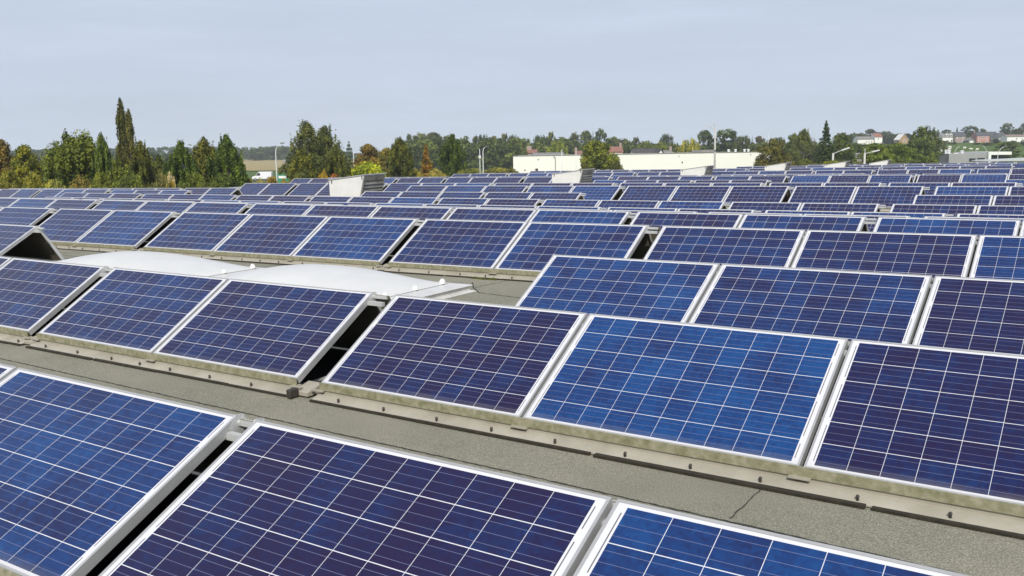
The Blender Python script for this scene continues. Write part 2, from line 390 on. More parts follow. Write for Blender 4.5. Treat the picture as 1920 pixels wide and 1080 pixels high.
def roof_mesh():
    V = []; Fc = []
    nx, ny = len(RXS), len(RY)
    for y in RY:
        for x in RXS: V.append((x, y, float(roof_z(x, y))))
    for j in range(ny-1):
        for i in range(nx-1): Fc.append([j*nx+i, j*nx+i+1, (j+1)*nx+i+1, (j+1)*nx+i])
    return mesh_obj('roof', V, Fc, M_BIT, building, True)
roof = roof_mesh()
def seam(pts, w, seed, name='lap_seam'):
    rng = random.Random(seed); V = []; Fc = []
    P = []
    for (a, b) in zip(pts, pts[1:]):
        n = max(2, int(math.hypot(b[0]-a[0], b[1]-a[1])/0.03))
        P += [(a[0]+(b[0]-a[0])*i/n, a[1]+(b[1]-a[1])*i/n) for i in range(n)]
    P.append(pts[-1])
    for i, (x, y) in enumerate(P):
        q = P[min(i+1, len(P)-1)]; p = P[max(i-1, 0)]
        dx, dy = q[0]-p[0], q[1]-p[1]; l = math.hypot(dx, dy) or 1
        nx_, ny_ = -dy/l, dx/l; off = rng.uniform(-.004, .004)
        for s_ in (-1, 1):
            ww = w*rng.uniform(.35, 1.1)
            X, Y = x+nx_*(off+s_*ww/2), y+ny_*(off+s_*ww/2)
            V.append((X, Y, float(roof_z(X, Y))+.004))
    for i in range(len(P)-1): Fc.append([2*i, 2*i+1, 2*i+3, 2*i+2])
    return mesh_obj(name, V, Fc, M_SEAM, roof)
seam([(-9.5, -.44), (-6.5, -.49), (-4.11, -.53), (-2.84, -.545), (-1.83, -.57), (-.61, -.6), (2, -.66)], .014, 1)
seam([(-1.615, .0), (-1.607, -.54)], .008, 2)
seam([(-6.83, 4.46), (-6.56, 4.12), (-6.29, 3.87), (-5.69, 3.78), (-4.6, 3.7)], .016, 3)
seam([(-6.56, 4.12), (-6.5, 5.0)], .012, 4)
seam([(-14.32, 3.78), (-14.56, 4.72)], .05, 5)
seam([(-14.0, 4.05), (-17.0, 4.18)], .012, 6)
seam([(-15.1, 4.3), (-18.0, 4.42)], .010, 7)
def walls_mesh():
    b = MB()
    x0, x1, y0, y1 = -50.2, 14, -14, 107.5
    n = 24
    def strip(pts):
        V = []; Fc = []
        for (x, y) in pts:
            z = float(roof_z(x, y)); V += [(x, y, z+.10), (x, y, -9.5)]
        for i in range(len(pts)-1): Fc.append([2*i, 2*i+1, 2*i+3, 2*i+2])
        b.add(V, Fc)
    ys = np.linspace(y0, y1, 60); strip([(x0, y) for y in ys]); strip([(x1, y) for y in ys])
    strip([(x, y0) for x in np.linspace(x0, x1, 20)]); strip([(x, y1) for x in np.linspace(x0, x1, 20)])
    return b.build('wall', simple('grey_cladding', (.42, .42, .40), .6), building)
walls_mesh()
def coping():
    b = MB(); x0, y1 = -50.2, 107.5
    ys = np.linspace(-14, y1, 60)
    for a, c in zip(ys, ys[1:]):
        b.bar((x0, a, float(roof_z(x0, a))+.11), (x0, c, float(roof_z(x0, c))+.11), .26, .05)
    b.bar((x0, y1, float(roof_z(x0, y1))+.13), (14, y1, float(roof_z(14, y1))+.13), .26, .05)
    return b.build('coping', M_GALV, building)
coping()

# ------------------------------------------------------------------ one panel, one mount, then copies
def panel_frame_mesh():
    b = MB(); w = .0115; lo = -TH
    b.box(0, PW, 0, w, lo, 0.002); b.box(0, PW, PH-w, PH, lo, 0.002)
    b.box(0, w, w, PH-w, lo, 0.002); b.box(PW-w, PW, w, PH-w, lo, 0.002)
    return b
def cell_verts(): return [(.0115, .0115, -.0015), (PW-.0115, .0115, -.0015), (PW-.0115, PH-.0115, -.0015), (.0115, PH-.0115, -.0015)]
panel = empty('solar_panel')
p_frame = panel_frame_mesh().build('frame', M_ALU, panel, bevel=.0012)
b_ = MB(); b_.box(.0115, PW-.0115, .0115, PH-.0115, -.0065, -.0015)
p_cells = b_.build('cell_sheet', M_CELL, panel)
def planar_uv(o):
    uvl = o.data.uv_layers.new(name='UVMap')
    for lp in o.data.loops:
        c = o.data.vertices[lp.vertex_index].co; uvl.data[lp.index].uv = (c.x, c.y)
planar_uv(p_cells)
PANEL_KIDS = [(p_frame, []), (p_cells, [])]

def mount(n, detail, TL=TL):
    """carrier of a group of n panels: base rail, rear wind deflector, black tray, end plates, ridge tube"""
    W = n*1.69 - .04
    e = empty('panel_mount')
    ct, st = math.cos(TL), math.sin(TL)
    yt, zt = PH*ct, PH*st
    b = MB()                                             # base rail: web under the frame and a sloping foot flange
    b.prism([(-.002, -.046), (.03, -.046), (.03, -.108), (-.088, -.108), (-.088, -.100), (-.03, -.080), (-.002, -.072)], -.02, W+.02)
    rail = b.build('front_rail', M_RAIL, e)
    if detail:
        lp = MB().box(-.01, W+.01, -.013, -.003, -.047, .004).build('frame_lip', M_LIP, rail)
        rng = random.Random(n)
        x = .22
        while x < W:
            if 'bolt' not in KIDS:
                sc = MB(); sc.tube([(0, 0, 0), (0, 0, .02)], .008, 6); sc.tube([(0, 0, .02), (0, 0, .028)], [.011, .006], 6)
                bo = sc.build('bolt', M_STEEL, rail); KIDS['bolt'] = bo.data
            else:
                bo = bpy.data.objects.new('bolt', KIDS['bolt']); COL.objects.link(bo); bo.parent = rail
            bo.location = (x, -.066, -.094); x += .38+rng.random()*.12
        for k in range(n+1):
            X = k*1.69-.02
            MB().box(X-.055, X+.055, -.034, -.012, -.056, -.046).build('clip', M_RAIL, rail)
        st_ = MB(); x = -.02; rng = random.Random(n+5)
        while x < W:
            l = min(rng.uniform(.8, 1.5), W+.02-x); st_.box(x, x+l-(.03 if rng.random() < .3 else -.002), -.088-rng.uniform(.014, .040), .0, -.1115+.0006*(len(st_.v)//8 % 2), -.0985+.0007*(len(st_.v)//8 % 3)); x += l
        st_.build('rubber_strip', M_RUBBER, e)
    b = MB()                                             # deflector: thin steep sheet behind
    y2, z2 = yt+.36, -.09
    b.prism([(yt+.012, zt-.02), (yt+.017, zt-.018), (y2+.005, z2), (y2, z2)], 0, W+(.16 if detail and abs(TL-.5215) > .001 else 0))
    dfl = b.build('rear_deflector', M_BACK, e)
    MB().box(.0, W+.17, .03, y2-.01, -.105, -.10).build('tray', M_TRAY, e)
    b = MB(); b.bar((-.03, yt-.05, zt-.075), (W+.16, yt-.05, zt-.075), .03, .03)
    b.bar((-.02, yt+.02, zt-.035), (W+.14, yt+.02, zt-.035), .025, .025)
    b.build('ridge_tube', M_GALV, e)
    for X in (-.006, W+.006):                            # end trestle of flat bars
        b = MB()
        Xi = X+.09 if X < .1 else X-.09
        b.bar((Xi, .03, -.065), (Xi, yt-.01, zt-.062), .008, .03)
        b.bar((X, yt+.015, zt-.02), (X, y2+.004, z2), .012, .045)
        b.bar((Xi, .02, -.088), (Xi, y2, -.088), .008, .02)
        if detail:
            b.prism([(yt-.05, zt-.045), (yt-.01, zt+.004), (yt+.035, zt-.002), (yt+.055, zt-.06), (yt+.01, zt-.10)], X-.004, X+.004)
            b.tube([(X-.012, yt+.01, zt-.035), (X+.014, yt+.01, zt-.035)], .014, 6)
        b.build('end_trestle', M_GALV, e)
    if detail:
        b = MB()
        if n == 2 and abs(TL-.5428) < .001: b.box(W+.035, W+.078, -.135, -.05, -.105, -.045); 
        if b.v: b.build('end_cap', M_STEEL, e, bevel=.006)
        b = MB(); b.prism([(-.05, -.1), (-.05, -.075), (.1, -.035), (.1, -.1)], W+.02, W+.16); b.build('joint_plate', M_RAIL, e)
    return e, [(c, kids(c)) for c in kids(e)], W

ORD = ['nearest', 'second', 'third', 'fourth', 'fifth', 'sixth', 'seventh', 'eighth', 'ninth', 'tenth', 'eleventh', 'twelfth', 'thirteenth', 'fourteenth',
       'fifteenth', 'sixteenth', 'seventeenth', 'eighteenth', 'nineteenth', 'twentieth', 'twenty-first', 'twenty-second', 'twenty-third', 'twenty-fourth', 'twenty-fifth']
NTH = ['first'] + ORD[1:]
HUES = {('B', 0): .30, ('B', 1): .36, ('B', 2): .36, ('B', 3): .48, ('B', 4): .28, ('B', 5): .24, ('B', 6): .82, ('B', 7): .27,
        ('A', 0): .5, ('A', 1): .66, ('A', 2): .20, ('A', 3): .72, ('C', 2): .68, ('C', 3): .52, ('C', 4): .24, ('C', 0): .5, ('C', 1): .42,
        ('D', 2): .45, ('D', 3): .68, ('D', 4): .45, ('D', 5): .42, ('D', 6): .66, ('D', 7): .4, ('D', 8): .56, ('D', 9): .45, ('D', 10): .34, ('D', 11): .66, ('D', 0): .5, ('D', 1): .5}
def hue_name(h): return 'dark purple-navy' if h < .32 else ('navy blue' if h < .52 else ('mid blue' if h < .7 else 'bright blue'))
def build_array():
    rng = random.Random(11)
    protos = {}
    allp = []
    label_rows = [r for r in ROWS]
    for ri, r in enumerate(label_rows):
        k = 0
        for gi, (gx, n) in enumerate(r['g']):
            vis = False
            for j in range(n):
                x = gx + j*1.69
                M = row_matrix(r, x)
                us = [proj(M @ Vector(c)) for c in ((0, 0, 0), (PW, 0, 0), (0, PH, 0), (PW, PH, 0))]
                inview = any(q[2] > .3 and -60 < q[0] < 1980 and q[1] < 1140 for q in us) and min(q[2] for q in us) > .1
                strict = any(q[2] > .3 and 0 < q[0] < 1920 and q[1] < 1080 for q in us)
                h = HUES.get((r['n'], k), rng.choice([.25, .33, .4, .45, .5, .55, .68, .8]) - (.06 if ri > 6 else 0))
                dist = max(.5, sum(q[2] for q in us)/4)
                allp.append((r, x, M, inview, strict, h, dist, sum(q[0] for q in us)/4, ri, k)); k += 1
                vis |= inview
            if vis or r['n'] in 'AB':
                det = r['n'] in ('A', 'B', 'C', 'D')
                key = (n, det, r['t'])
                M = flat_matrix(r, gx)
                lab = 'aluminium carrier with rear sheet under the %s panel group of the %s row' % (NTH[gi], ORD[ri])
                if key not in protos:
                    e, kl, W = mount(n, det, r['t']); protos[key] = (e, kl)
                    e.matrix_world = M; tag(e, lab, 'mount', 'carriers under the solar panels')
                else:
                    src, kl = protos[key]; copy_tree(src, M, lab, kl)
    shown = [p for p in allp if p[3]]
    shown.sort(key=lambda p: p[6])
    near, rest = shown[:296], shown[296:]
    # rank along each row, counted from the left edge of the photo
    first = True
    byrow = {}
    for p in near: byrow.setdefault(p[8], []).append(p)
    for ri, lst in byrow.items():
        lst.sort(key=lambda p: p[7])
        for i, p in enumerate(lst):
            lab = '%s solar panel, %s from the left in the %s row' % (hue_name(p[5]), NTH[i], ORD[ri])
            if first:
                o = panel; o.matrix_world = p[2]; cells = p_cells; first = False
                tag(o, lab, 'solar panel', 'solar panels in rows on the roof')
            else:
                o = copy_tree(panel, p[2], lab, PANEL_KIDS)
                cells = [c for c in o.children if c.name.startswith('cell_sheet')][0]
            cells.color = (p[5], 0, 0, 1)
    print('panels near/rest', len(near), len(rest))
    # everything beyond the three hundred nearest: one mesh
    fv, ff = [], []; fm = []
    pv = [tuple(v.co) for v in p_frame.data.vertices]; pf = [list(q.vertices) for q in p_frame.data.polygons]
    cvv = cell_verts(); seeds = []; hues = []; uvs = []
    R0 = ROOF.inverted()
    for p in rest:
        M = R0 @ p[2]; k = len(fv)
        simple_v = [(x, y, z) for x in (0, PW) for y in (0, PH) for z in (-TH, -.002)]
        fv += [tuple(M @ Vector(q)) for q in pv]; ff += [[i+k for i in q] for q in pf]; fm += [0]*len(pf)
        uvs += [(0, 0)]*sum(len(q) for q in pf)
        k = len(fv); fv += [tuple(M @ Vector(q)) for q in cvv]; ff.append([k, k+1, k+2, k+3]); fm.append(1); uvs += [(q[0], q[1]) for q in cvv]
        s = rng.random()
        seeds += [s]*(len(pv)+4); hues += [p[5]]*(len(pv)+4)
    if rest:
        o = mesh_obj('solar_panel_field', fv, ff, None, None, False, [M_ALU, M_CELL], fm)
        o.matrix_world = ROOF.copy(); o.color = (0, 0, 0, 1)
        a = o.data.attributes.new('pseed', 'FLOAT', 'POINT'); a.data.foreach_set('value', seeds)
        a = o.data.attributes.new('phue', 'FLOAT', 'POINT'); a.data.foreach_set('value', hues)
        uvl = o.data.uv_layers.new(name='UVMap'); uvl.data.foreach_set('uv', [c for q in uvs for c in q])
        tag(o, 'farthest solar panels, thin dark blue strips at the back of the roof', 'solar panels', None, 'stuff')
build_array()
# ------------------------------------------------------------------ domed rooflights
M_ACRYL = simple('milky_acrylic', (0.60, 0.595, 0.575), 0.45, 0, 0.03, 3)
M_FLASH = simple('flashing_aluminium', (0.66, 0.65, 0.62), 0.4, 0.1, 0, 4, color2=(0.52, 0.51, 0.48))
M_CAP = simple('white_cap', (0.75, 0.74, 0.72), 0.4)
def skylight(x0, x1, y0, y1, label):
    zr = float(roof_z((x0+x1)/2, 3.0)); zf = 0.045-zr
    e = empty('dome_skylight', ROOF @ T(x0, y0, zr), label, 'skylight', 'domed skylights in the gap of the third row')
    W, D = x1-x0, y1-y0
    b = MB()
    def ring(i0, z0, i1, z1):
        a = [(i0, i0, z0), (W-i0, i0, z0), (W-i0, D-i0, z0), (i0, D-i0, z0)]; c = [(i1, i1, z1), (W-i1, i1, z1), (W-i1, D-i1, z1), (i1, D-i1, z1)]
        b.add(a+c, [[j, (j+1) % 4, 4+(j+1) % 4, 4+j] for j in range(4)])
    ring(-.06, .004, 0, .02); ring(0, .02, 0, zf-.035); ring(-.025, zf-.035, -.02, zf-.028); ring(-.02, zf-.028, .17, zf); ring(0, zf-.035, -.025, zf-.035); ring(.17, zf, .2, zf-.004)
    b.build('curb', M_FLASH, e)
    b = MB(); nu, nv = 36, 22; i0 = .165
    V = []; Fc = []
    for j in range(nv+1):
        for i in range(nu+1):
            u, v = 2*i/nu-1, 2*j/nv-1
            h = .215*(max(0, 1-abs(u)**2.1))**.85*(max(0, 1-abs(v)**2.3))**.8
            V.append((W/2+u*(W/2-i0), D/2+v*(D/2-i0), zf+.004+h))
    for j in range(nv):
        for i in range(nu): k = j*(nu+1)+i; Fc.append([k, k+1, k+nu+2, k+nu+1])
    b.add(V, Fc); b.build('dome', M_ACRYL, e, True)
    spots = [(W-.19, t) for t in (.25, .72, 1.2, 1.66)] + [(.19, t) for t in (.25, .95, 1.66)] + [(t*W, D-.19) for t in (.08, .35, .65, .92)] + [(t*W, .19) for t in (.1, .9)]
    for q, (x, y) in enumerate(spots):
        if q == 0: c = MB().dome((0, 0, 0), .036, .036, .046, 10, 3).build('bolt_cap', M_CAP, e, True); me = c.data
        else: c = bpy.data.objects.new('bolt_cap', me); COL.objects.link(c); c.parent = e
        c.location = (x, y, zf+.008)
skylight(-12.98, -9.58, 2.0, 3.92, 'white domed skylight behind the second row, the left of the two domes')
skylight(-9.44, -6.46, 2.0, 3.92, 'white domed skylight behind the second row, right dome, beside bare roof')

# ------------------------------------------------------------------ smoke vents in a line across the roof
M_VENT = simple('vent_white_sheet', (0.74, 0.73, 0.69), 0.5, 0.0, 0.05, 2)
M_LOUV = simple('vent_grey_louvre', (0.20, 0.195, 0.18), 0.55, 0.1, 0.15, 3)
def roof_ray(u, v, y):
    d = RR.T @ np.array([(u-960)/F_PX, -(v-540)/F_PX, 1]); t = (y-CAMR[1])/d[1]
    return CAMR[0]+t*d[0], CAMR[2]+t*d[2]
def vent(y, pl, pr, label):
    xl, zl = roof_ray(*pl, y); xr, zt = roof_ray(*pr, y)
    zr = min(float(roof_z(xl, y)), float(roof_z(xr, y)))-.05
    e = empty('smoke_vent', ROOF @ T(xl, y, zr), label, 'roof vent', 'white smoke vents in a line across the roof')
    W, hl, hr, D = xr-xl, zl-zr, zt-zr, 1.12
    xb = W-.32*hr                                        # foot of the leaning louvred face
    b = MB()
    for yy in (0, D-.02): b.prism_y([(0, 0), (xb, 0), (W, hr), (0, hl)], yy, yy+.02)
    b.prism_y([(0, 0), (.02, 0), (.02, hl), (0, hl)], .021, D-.021)
    b.prism_y([(.021, hl-.03), (W, hr-.03), (W, hr-.006), (.021, hl-.004)], .021, D-.021)
    b.build('housing', M_VENT, e)
    b = MB(); b.prism_y([(-.03, hl+.002), (W+.05, hr+.012), (W+.05, hr+.04), (-.03, hl+.028)], -.03, D+.03)
    b.build('lid', M_GALV, e)
    b = MB()
    t = np.array([W-xb, hr]); t = t/np.linalg.norm(t); nrm = np.array([t[1], -t[0]])
    def P(s, o): q = np.array([xb, 0])+t*s+nrm*o; return (q[0], q[1])
    Ln = math.hypot(W-xb, hr)
    n = 7
    for k in range(n):
        s0, s1 = .08+k*(Ln-.30)/n, .08+(k+1)*(Ln-.30)/n
        b.prism_y([P(s0, .035), P(s0+.012, .045), P(s1+.02, -.03), P(s1+.008, -.04)], .05, D-.05)
    b.prism_y([P(Ln-.2, .0), P(Ln-.2, .03), P(Ln-.02, .03), P(Ln-.02, .0)], 0.022, D-.022)
    for y0 in (.022, D-.062): b.prism_y([P(0, 0), P(0, .05), P(Ln-.21, .05), P(Ln-.21, 0)], y0, y0+.04)
    b.prism_y([P(.02, -.12), P(.02, -.10), P(Ln-.05, -.10), P(Ln-.05, -.12)], .03, D-.03)
    b.build('louvre', M_LOUV, e)
    b = MB()
    for sx in (.12, W-.1):
        zz = hl+(hr-hl)*sx/W; b.box(sx, sx+.03, -.018, -.002, zz-.13, zz+.0)
    b.box(W-.05, W+.03, D*.55, D*.55+.05, hr-.16, hr-.11)
    b.build('latch', M_STEEL, e)
vent(20.5, (617, 338), (682, 329), 'large white smoke vent with grey louvred end, nearest of the line of six')
vent(36.5, (1035, 327), (1092, 319), 'white smoke vent in front of the round tree by the cream wall')
vent(53.0, (1276, 319), (1325, 312), 'white smoke vent below the aerial mast, in front of the cream wall')
vent(69.5, (1434, 312), (1475, 305.5), 'white smoke vent in front of the rounded olive tree right of the cream wall')
vent(86.0, (1547, 309.5), (1587, 303), 'white smoke vent below the straight-armed street lamp')
vent(102.5, (1630, 306.5), (1666, 300), 'smallest and farthest white smoke vent, right of the small grey roofed house')

# moss growing at the foot of the fourth row
def moss():
    rng = random.Random(3); V = []; Fc = []
    for cx, s in ((-6.98, .05), (-6.84, .085), (-6.72, .05)):
        for k in range(90):
            a = rng.random()*6.28; r = s*math.sqrt(rng.random()); x, y = cx+r*math.cos(a)*1.4, 4.72+r*math.sin(a)*.5
            z = float(roof_z(x, y)); h = rng.uniform(.012, .04)*(1.2-r/s*.8); w = .008
            i = len(V); dx, dy = rng.uniform(-.015, .015), rng.uniform(-.015, .015)
            V += [(x-w, y, z), (x+w, y, z), (x+dx, y+dy, z+h)]; Fc.append([i, i+1, i+2])
    o = mesh_obj('moss_tuft', V, Fc, simple('moss', (.10, .11, .015), .9, 0, .4, 30)); o.matrix_world = ROOF.copy()
    tag(o, 'small yellow-green moss tuft at the foot of the fourth row by the bare roof', 'moss')
moss()

# ------------------------------------------------------------------ trees: prototypes
def mat_leaf():
    m, N, L, b = nmat('leaves')
    oi = N.new('ShaderNodeObjectInfo'); at = N.new('ShaderNodeAttribute'); at.attribute_name = 'tint'
    rp = N.new('ShaderNodeValToRGB'); e = rp.color_ramp.elements
    e[0].color = (.7, .8, .70, 1); e[1].color = (4.4, 3.7, 1.9, 1)
    q = e.new(.5); q.color = (2.0, 1.95, 1.3, 1)
    L.new(at.outputs['Fac'], rp.inputs['Fac'])
    mx = N.new('ShaderNodeMix'); mx.data_type = 'RGBA'; mx.blend_type = 'MULTIPLY'; mx.inputs['Factor'].default_value = 1
    L.new(oi.outputs['Color'], mx.inputs['A']); L.new(rp.outputs['Color'], mx.inputs['B'])
    L.new(mx.outputs['Result'], b.inputs['Base Color']); b.inputs['Roughness'].default_value = .6; b.inputs['Specular IOR Level'].default_value = .25
    tr = N.new('ShaderNodeBsdfTranslucent'); L.new(mx.outputs['Result'], tr.inputs['Color'])
    ms = N.new('ShaderNodeMixShader'); ms.inputs[0].default_value = .3
    out = [n for n in N if n.type == 'OUTPUT_MATERIAL'][0]
    L.new(b.outputs[0], ms.inputs[1]); L.new(tr.outputs[0], ms.inputs[2]); L.new(ms.outputs[0], out.inputs['Surface'])
    return m
M_LEAF = mat_leaf()
M_BARK = simple('bark', (.085, .07, .055), .9, 0, .35, 14, .4)
M_PALEBARK = simple('pale_bark', (.32, .30, .27), .9, 0, .35, 14, .4)

def leaf_mesh(name, cl, size, seed):
    """cl: rows of (x, y, z, rx, ry, rz, n, tint)"""
    g = np.random.default_rng(seed); cl = np.array(cl, float)
    n = cl[:, 6].astype(int); idx = np.repeat(np.arange(len(cl)), n); K = len(idx)
    d = g.normal(size=(K, 3)); d /= np.linalg.norm(d, axis=1)[:, None]; d *= g.random(K)[:, None]**.45
    P = cl[idx, :3] + d*cl[idx, 3:6]
    nr = g.normal(size=(K, 3))*.55 + d*1.5 + np.array([0, 0, .35]); nr /= np.linalg.norm(nr, axis=1)[:, None]
    t = np.cross(nr, g.normal(size=(K, 3))); t /= np.linalg.norm(t, axis=1)[:, None]; b = np.cross(nr, t)
    s = size*g.uniform(.55, 1.3, K)[:, None]
    V = np.stack([P-t*s, P-b*s*.55+nr*s*.12, P+t*s, P+b*s*.55+nr*s*.12], 1).reshape(-1, 3)
    me = bpy.data.meshes.new(name); me.vertices.add(len(V)); me.vertices.foreach_set('co', V.ravel())
    me.loops.add(4*K); me.loops.foreach_set('vertex_index', np.arange(4*K)); me.polygons.add(K)
    me.polygons.foreach_set('loop_start', np.arange(0, 4*K, 4)); me.polygons.foreach_set('loop_total', np.full(K, 4))
    tint = np.clip(cl[idx, 7]+g.normal(size=K)*.22, 0, 1)
    a = me.attributes.new('tint', 'FLOAT', 'POINT'); a.data.foreach_set('value', np.repeat(tint, 4))
    me.materials.append(M_LEAF); me.update(calc_edges=True)
    return me

def envelope(kind, t):
    t = np.clip(t, 0, 1)
    if kind == 'column': return np.minimum(1, (t/.12)**.6)*np.where(t < .66, 1, np.maximum(0, 1-np.maximum(0, (t-.66)/.35)**1.9))
    if kind == 'poplar': return np.minimum(1, (t/.1)**.6)*np.where(t < .42, 1, np.maximum(0, 1-np.maximum(0, t-.42)/.6)**.72)
    if kind == 'broad':  return np.minimum(1, (t/.2)**.5)*np.where(t < .6, 1, np.sqrt(np.maximum(0, 1-((t-.6)/.42)**2)))
    if kind == 'round':  return np.minimum(1, (t/.15)**.5)*np.where(t < .55, 1, np.sqrt(np.maximum(0, 1-((t-.55)/.46)**2)))
    if kind == 'birch':  return np.minimum(1, (t/.15)**.6)*np.minimum(1, 2.1*np.maximum(0.01, 1-t)**.8)
    if kind == 'cone':   return np.minimum(1, (t/.08)**.6)*np.minimum(1, 1.9*np.maximum(0.0, 1-t)**.62)
    if kind == 'willow': return np.sqrt(np.maximum(0, 1-((t-.55)/.47)**2))
    if kind == 'shrub':  return np.sqrt(np.maximum(0, 1-t**6))
    return np.maximum(0, 1-t)

def make_tree_mesh(kind, H, R, seed, leaf, n_cl, n_leaf, lo=.04, trunk=True):
    g = np.random.default_rng(seed); cl = []
    ph = g.random(6)*6.28
    if kind in ('spruce', 'cedar', 'larch'):
        lev = {'spruce': 19, 'cedar': 11, 'larch': 24}[kind]
        for k in range(lev):
            t = k/lev; z = H*(.06+.93*t); rad = R*(1-t)**(.8 if kind != 'cedar' else .55)*g.uniform(.8, 1.12)
            nb = max(3, int((9 if kind != 'cedar' else 6)*(1-t)+3)); tint = g.uniform(.3, .7)
            for i in range(nb):
                a = 6.283*i/nb+g.random()*.7; rr = rad*g.uniform(.75, 1.1)
                for q in (.35, .62, .88):
                    dz = -rr*(.28 if kind == 'spruce' else .05 if kind == 'cedar' else -.12)*q
                    cl.append((math.cos(a)*rr*q, math.sin(a)*rr*q, z+dz, rr*.26+.06*H/20, rr*.26+.06*H/20, H/lev*(.55 if kind != 'cedar' else .3), n_leaf*(1-.6*t), tint+g.normal()*.1))
        cl.append((0, 0, H*.985, .03*R, .03*R, H*.02, n_leaf, .5))
    else:
        for k in range(n_cl):
            t = lo+(1-lo)*g.random()**(.85 if kind not in ('birch', 'cone') else 1.15)
            a = g.random()*6.283
            lump = 1+.14*math.sin(3*a+ph[0]+5*t)+.12*math.sin(5*a+ph[1]-7*t)+.08*math.sin(9*t*2+ph[2])
            if kind == 'poplar': lump = 1+(lump-1)*1.6
            r = R*float(envelope(kind, t))*lump*(g.random()**.42)
            s = R*g.uniform(.16, .30)*(1.0 if kind != 'poplar' else 1.3)
            sx, sz = s, s*.8
            if kind == 'column': sx, sz = s*.62, s*1.5
            if kind == 'poplar': sx, sz = s*.42, s*1.15
            if kind == 'broad' and t > .5: sx, sz = s*.62, s*1.45
            if kind == 'birch': sx, sz = s*.7, s*1.1
            if kind == 'willow': sx, sz = s*.6, s*1.7
            cl.append((r*math.cos(a), r*math.sin(a), H*t-(.3*s if kind == 'willow' else 0), sx, sx, sz, n_leaf*g.uniform(.6, 1.35), float(np.clip(g.normal(.5, .26), 0, 1))))
        if kind in ('broad', 'column', 'poplar', 'birch'):   # shoots breaking the outline
            for k in range({'broad': 26, 'column': 12, 'poplar': 26, 'birch': 40}[kind]):
                a = g.random()*6.283; t = g.uniform(.55, .97) if kind != 'birch' else g.uniform(.45, .97)
                r = R*float(envelope(kind, t))*(.95 if kind != 'birch' else 1.05)
                h = H*g.uniform(.05, .10)*(.6 if kind == 'poplar' else 1); w = R*(.06 if kind != 'poplar' else .13); r *= 1.15 if kind == 'poplar' else 1
                cl.append((r*math.cos(a), r*math.sin(a), H*t+h*.6, w, w, h, n_leaf*.45, g.uniform(.3, .8)))
            cl.append((0, 0, H*.99, R*.05, R*.05, H*.045, n_leaf*.4, .4))
    me = leaf_mesh(kind+'_crown', cl, leaf, seed)
    co = np.empty(len(me.vertices)*3); me.vertices.foreach_get('co', co); co = co.reshape(-1, 3)
    co[:, 2] *= H/np.percentile(co[:, 2], 99.97); me.vertices.foreach_set('co', co.ravel()); me.update()
    return me
def trunk_mesh(kind, H, R, seed, mat):
    g = random.Random(seed); b = MB(); r0 = H*.022
    top = H*(.9 if kind in ('spruce', 'cedar', 'larch', 'poplar', 'birch', 'column', 'cone') else .7)
    pts = [(g.uniform(-.03, .03)*H*.2*k/5, g.uniform(-.03, .03)*H*.2*k/5, top*k/5) for k in range(6)]
    b.tube(pts, [r0*(1.25-.2*k) if k < 6 else .02 for k in range(6)], 7)
    for k in range(9):
        a = g.random()*6.28; z = H*g.uniform(.18, .72); t = z/H
        rr = R*.75*float(envelope(kind, t)) if kind not in ('spruce', 'cedar', 'larch') else R*(1-t)*.8
        up = H*.16 if kind not in ('spruce', 'cedar') else -.02*H
        b.tube([(0, 0, z), (rr*.5*math.cos(a), rr*.5*math.sin(a), z+up*.45), (rr*math.cos(a), rr*math.sin(a), z+up)], [r0*.4, r0*.26, r0*.08], 5)
    me = b.build('trunk', mat).data
    o = [o for o in bpy.data.objects if o.data == me][0]; bpy.data.objects.remove(o)
    return me
PROTO = {}
def proto(key, kind, H, R, seed, leaf, n_cl, n_leaf, lo=.04, bark=None):
    PROTO[key] = (make_tree_mesh(kind, H, R, seed, leaf, n_cl, n_leaf, lo), trunk_mesh(kind, H, R, seed, bark or M_BARK), H, R)
proto('column_a', 'column', 8.5, 1.75, 1, .115, 190, 105, lo=.25); proto('column_b', 'column', 8.5, 1.75, 2, .115, 190, 105, lo=.25)
proto('poplar', 'poplar', 11.5, 1.35, 3, .105, 210, 85, lo=.2)
proto('broad', 'broad', 9, 3.0, 4, .125, 250, 150, lo=.25)
proto('round_near', 'round', 8, 3.0, 5, .16, 190, 100); proto('round_near_b', 'round', 8, 3.0, 15, .16, 190, 100)
proto('birch', 'birch', 10, 2.2, 6, .10, 210, 80, lo=.2, bark=M_PALEBARK)
proto('cone', 'cone', 8, 2.2, 7, .12, 190, 110, lo=.2); proto('cone_b', 'cone', 8, 2.2, 17, .12, 190, 110, lo=.2)
proto('larch', 'larch', 8, 1.3, 8, .10, 0, 26); proto('spruce', 'spruce', 12, 3.0, 9, .16, 0, 40)
proto('cedar', 'cedar', 10, 3.2, 10, .3, 0, 60); proto('willow', 'willow', 9, 3.6, 12, .2, 150, 80)
proto('shrub', 'shrub', 6, 2.2, 13, .11, 150, 90, lo=.45); proto('shrub_b', 'shrub', 6, 2.2, 14, .11, 150, 90, lo=.45)
for i in range(5): proto('far_%d' % i, ('round', 'broad', 'round', 'birch', 'broad')[i], 14, 4.8, 20+i, .40, 105, 44, lo=.05)
proto('far_pine', 'spruce', 15, 3.6, 30, .42, 0, 12)

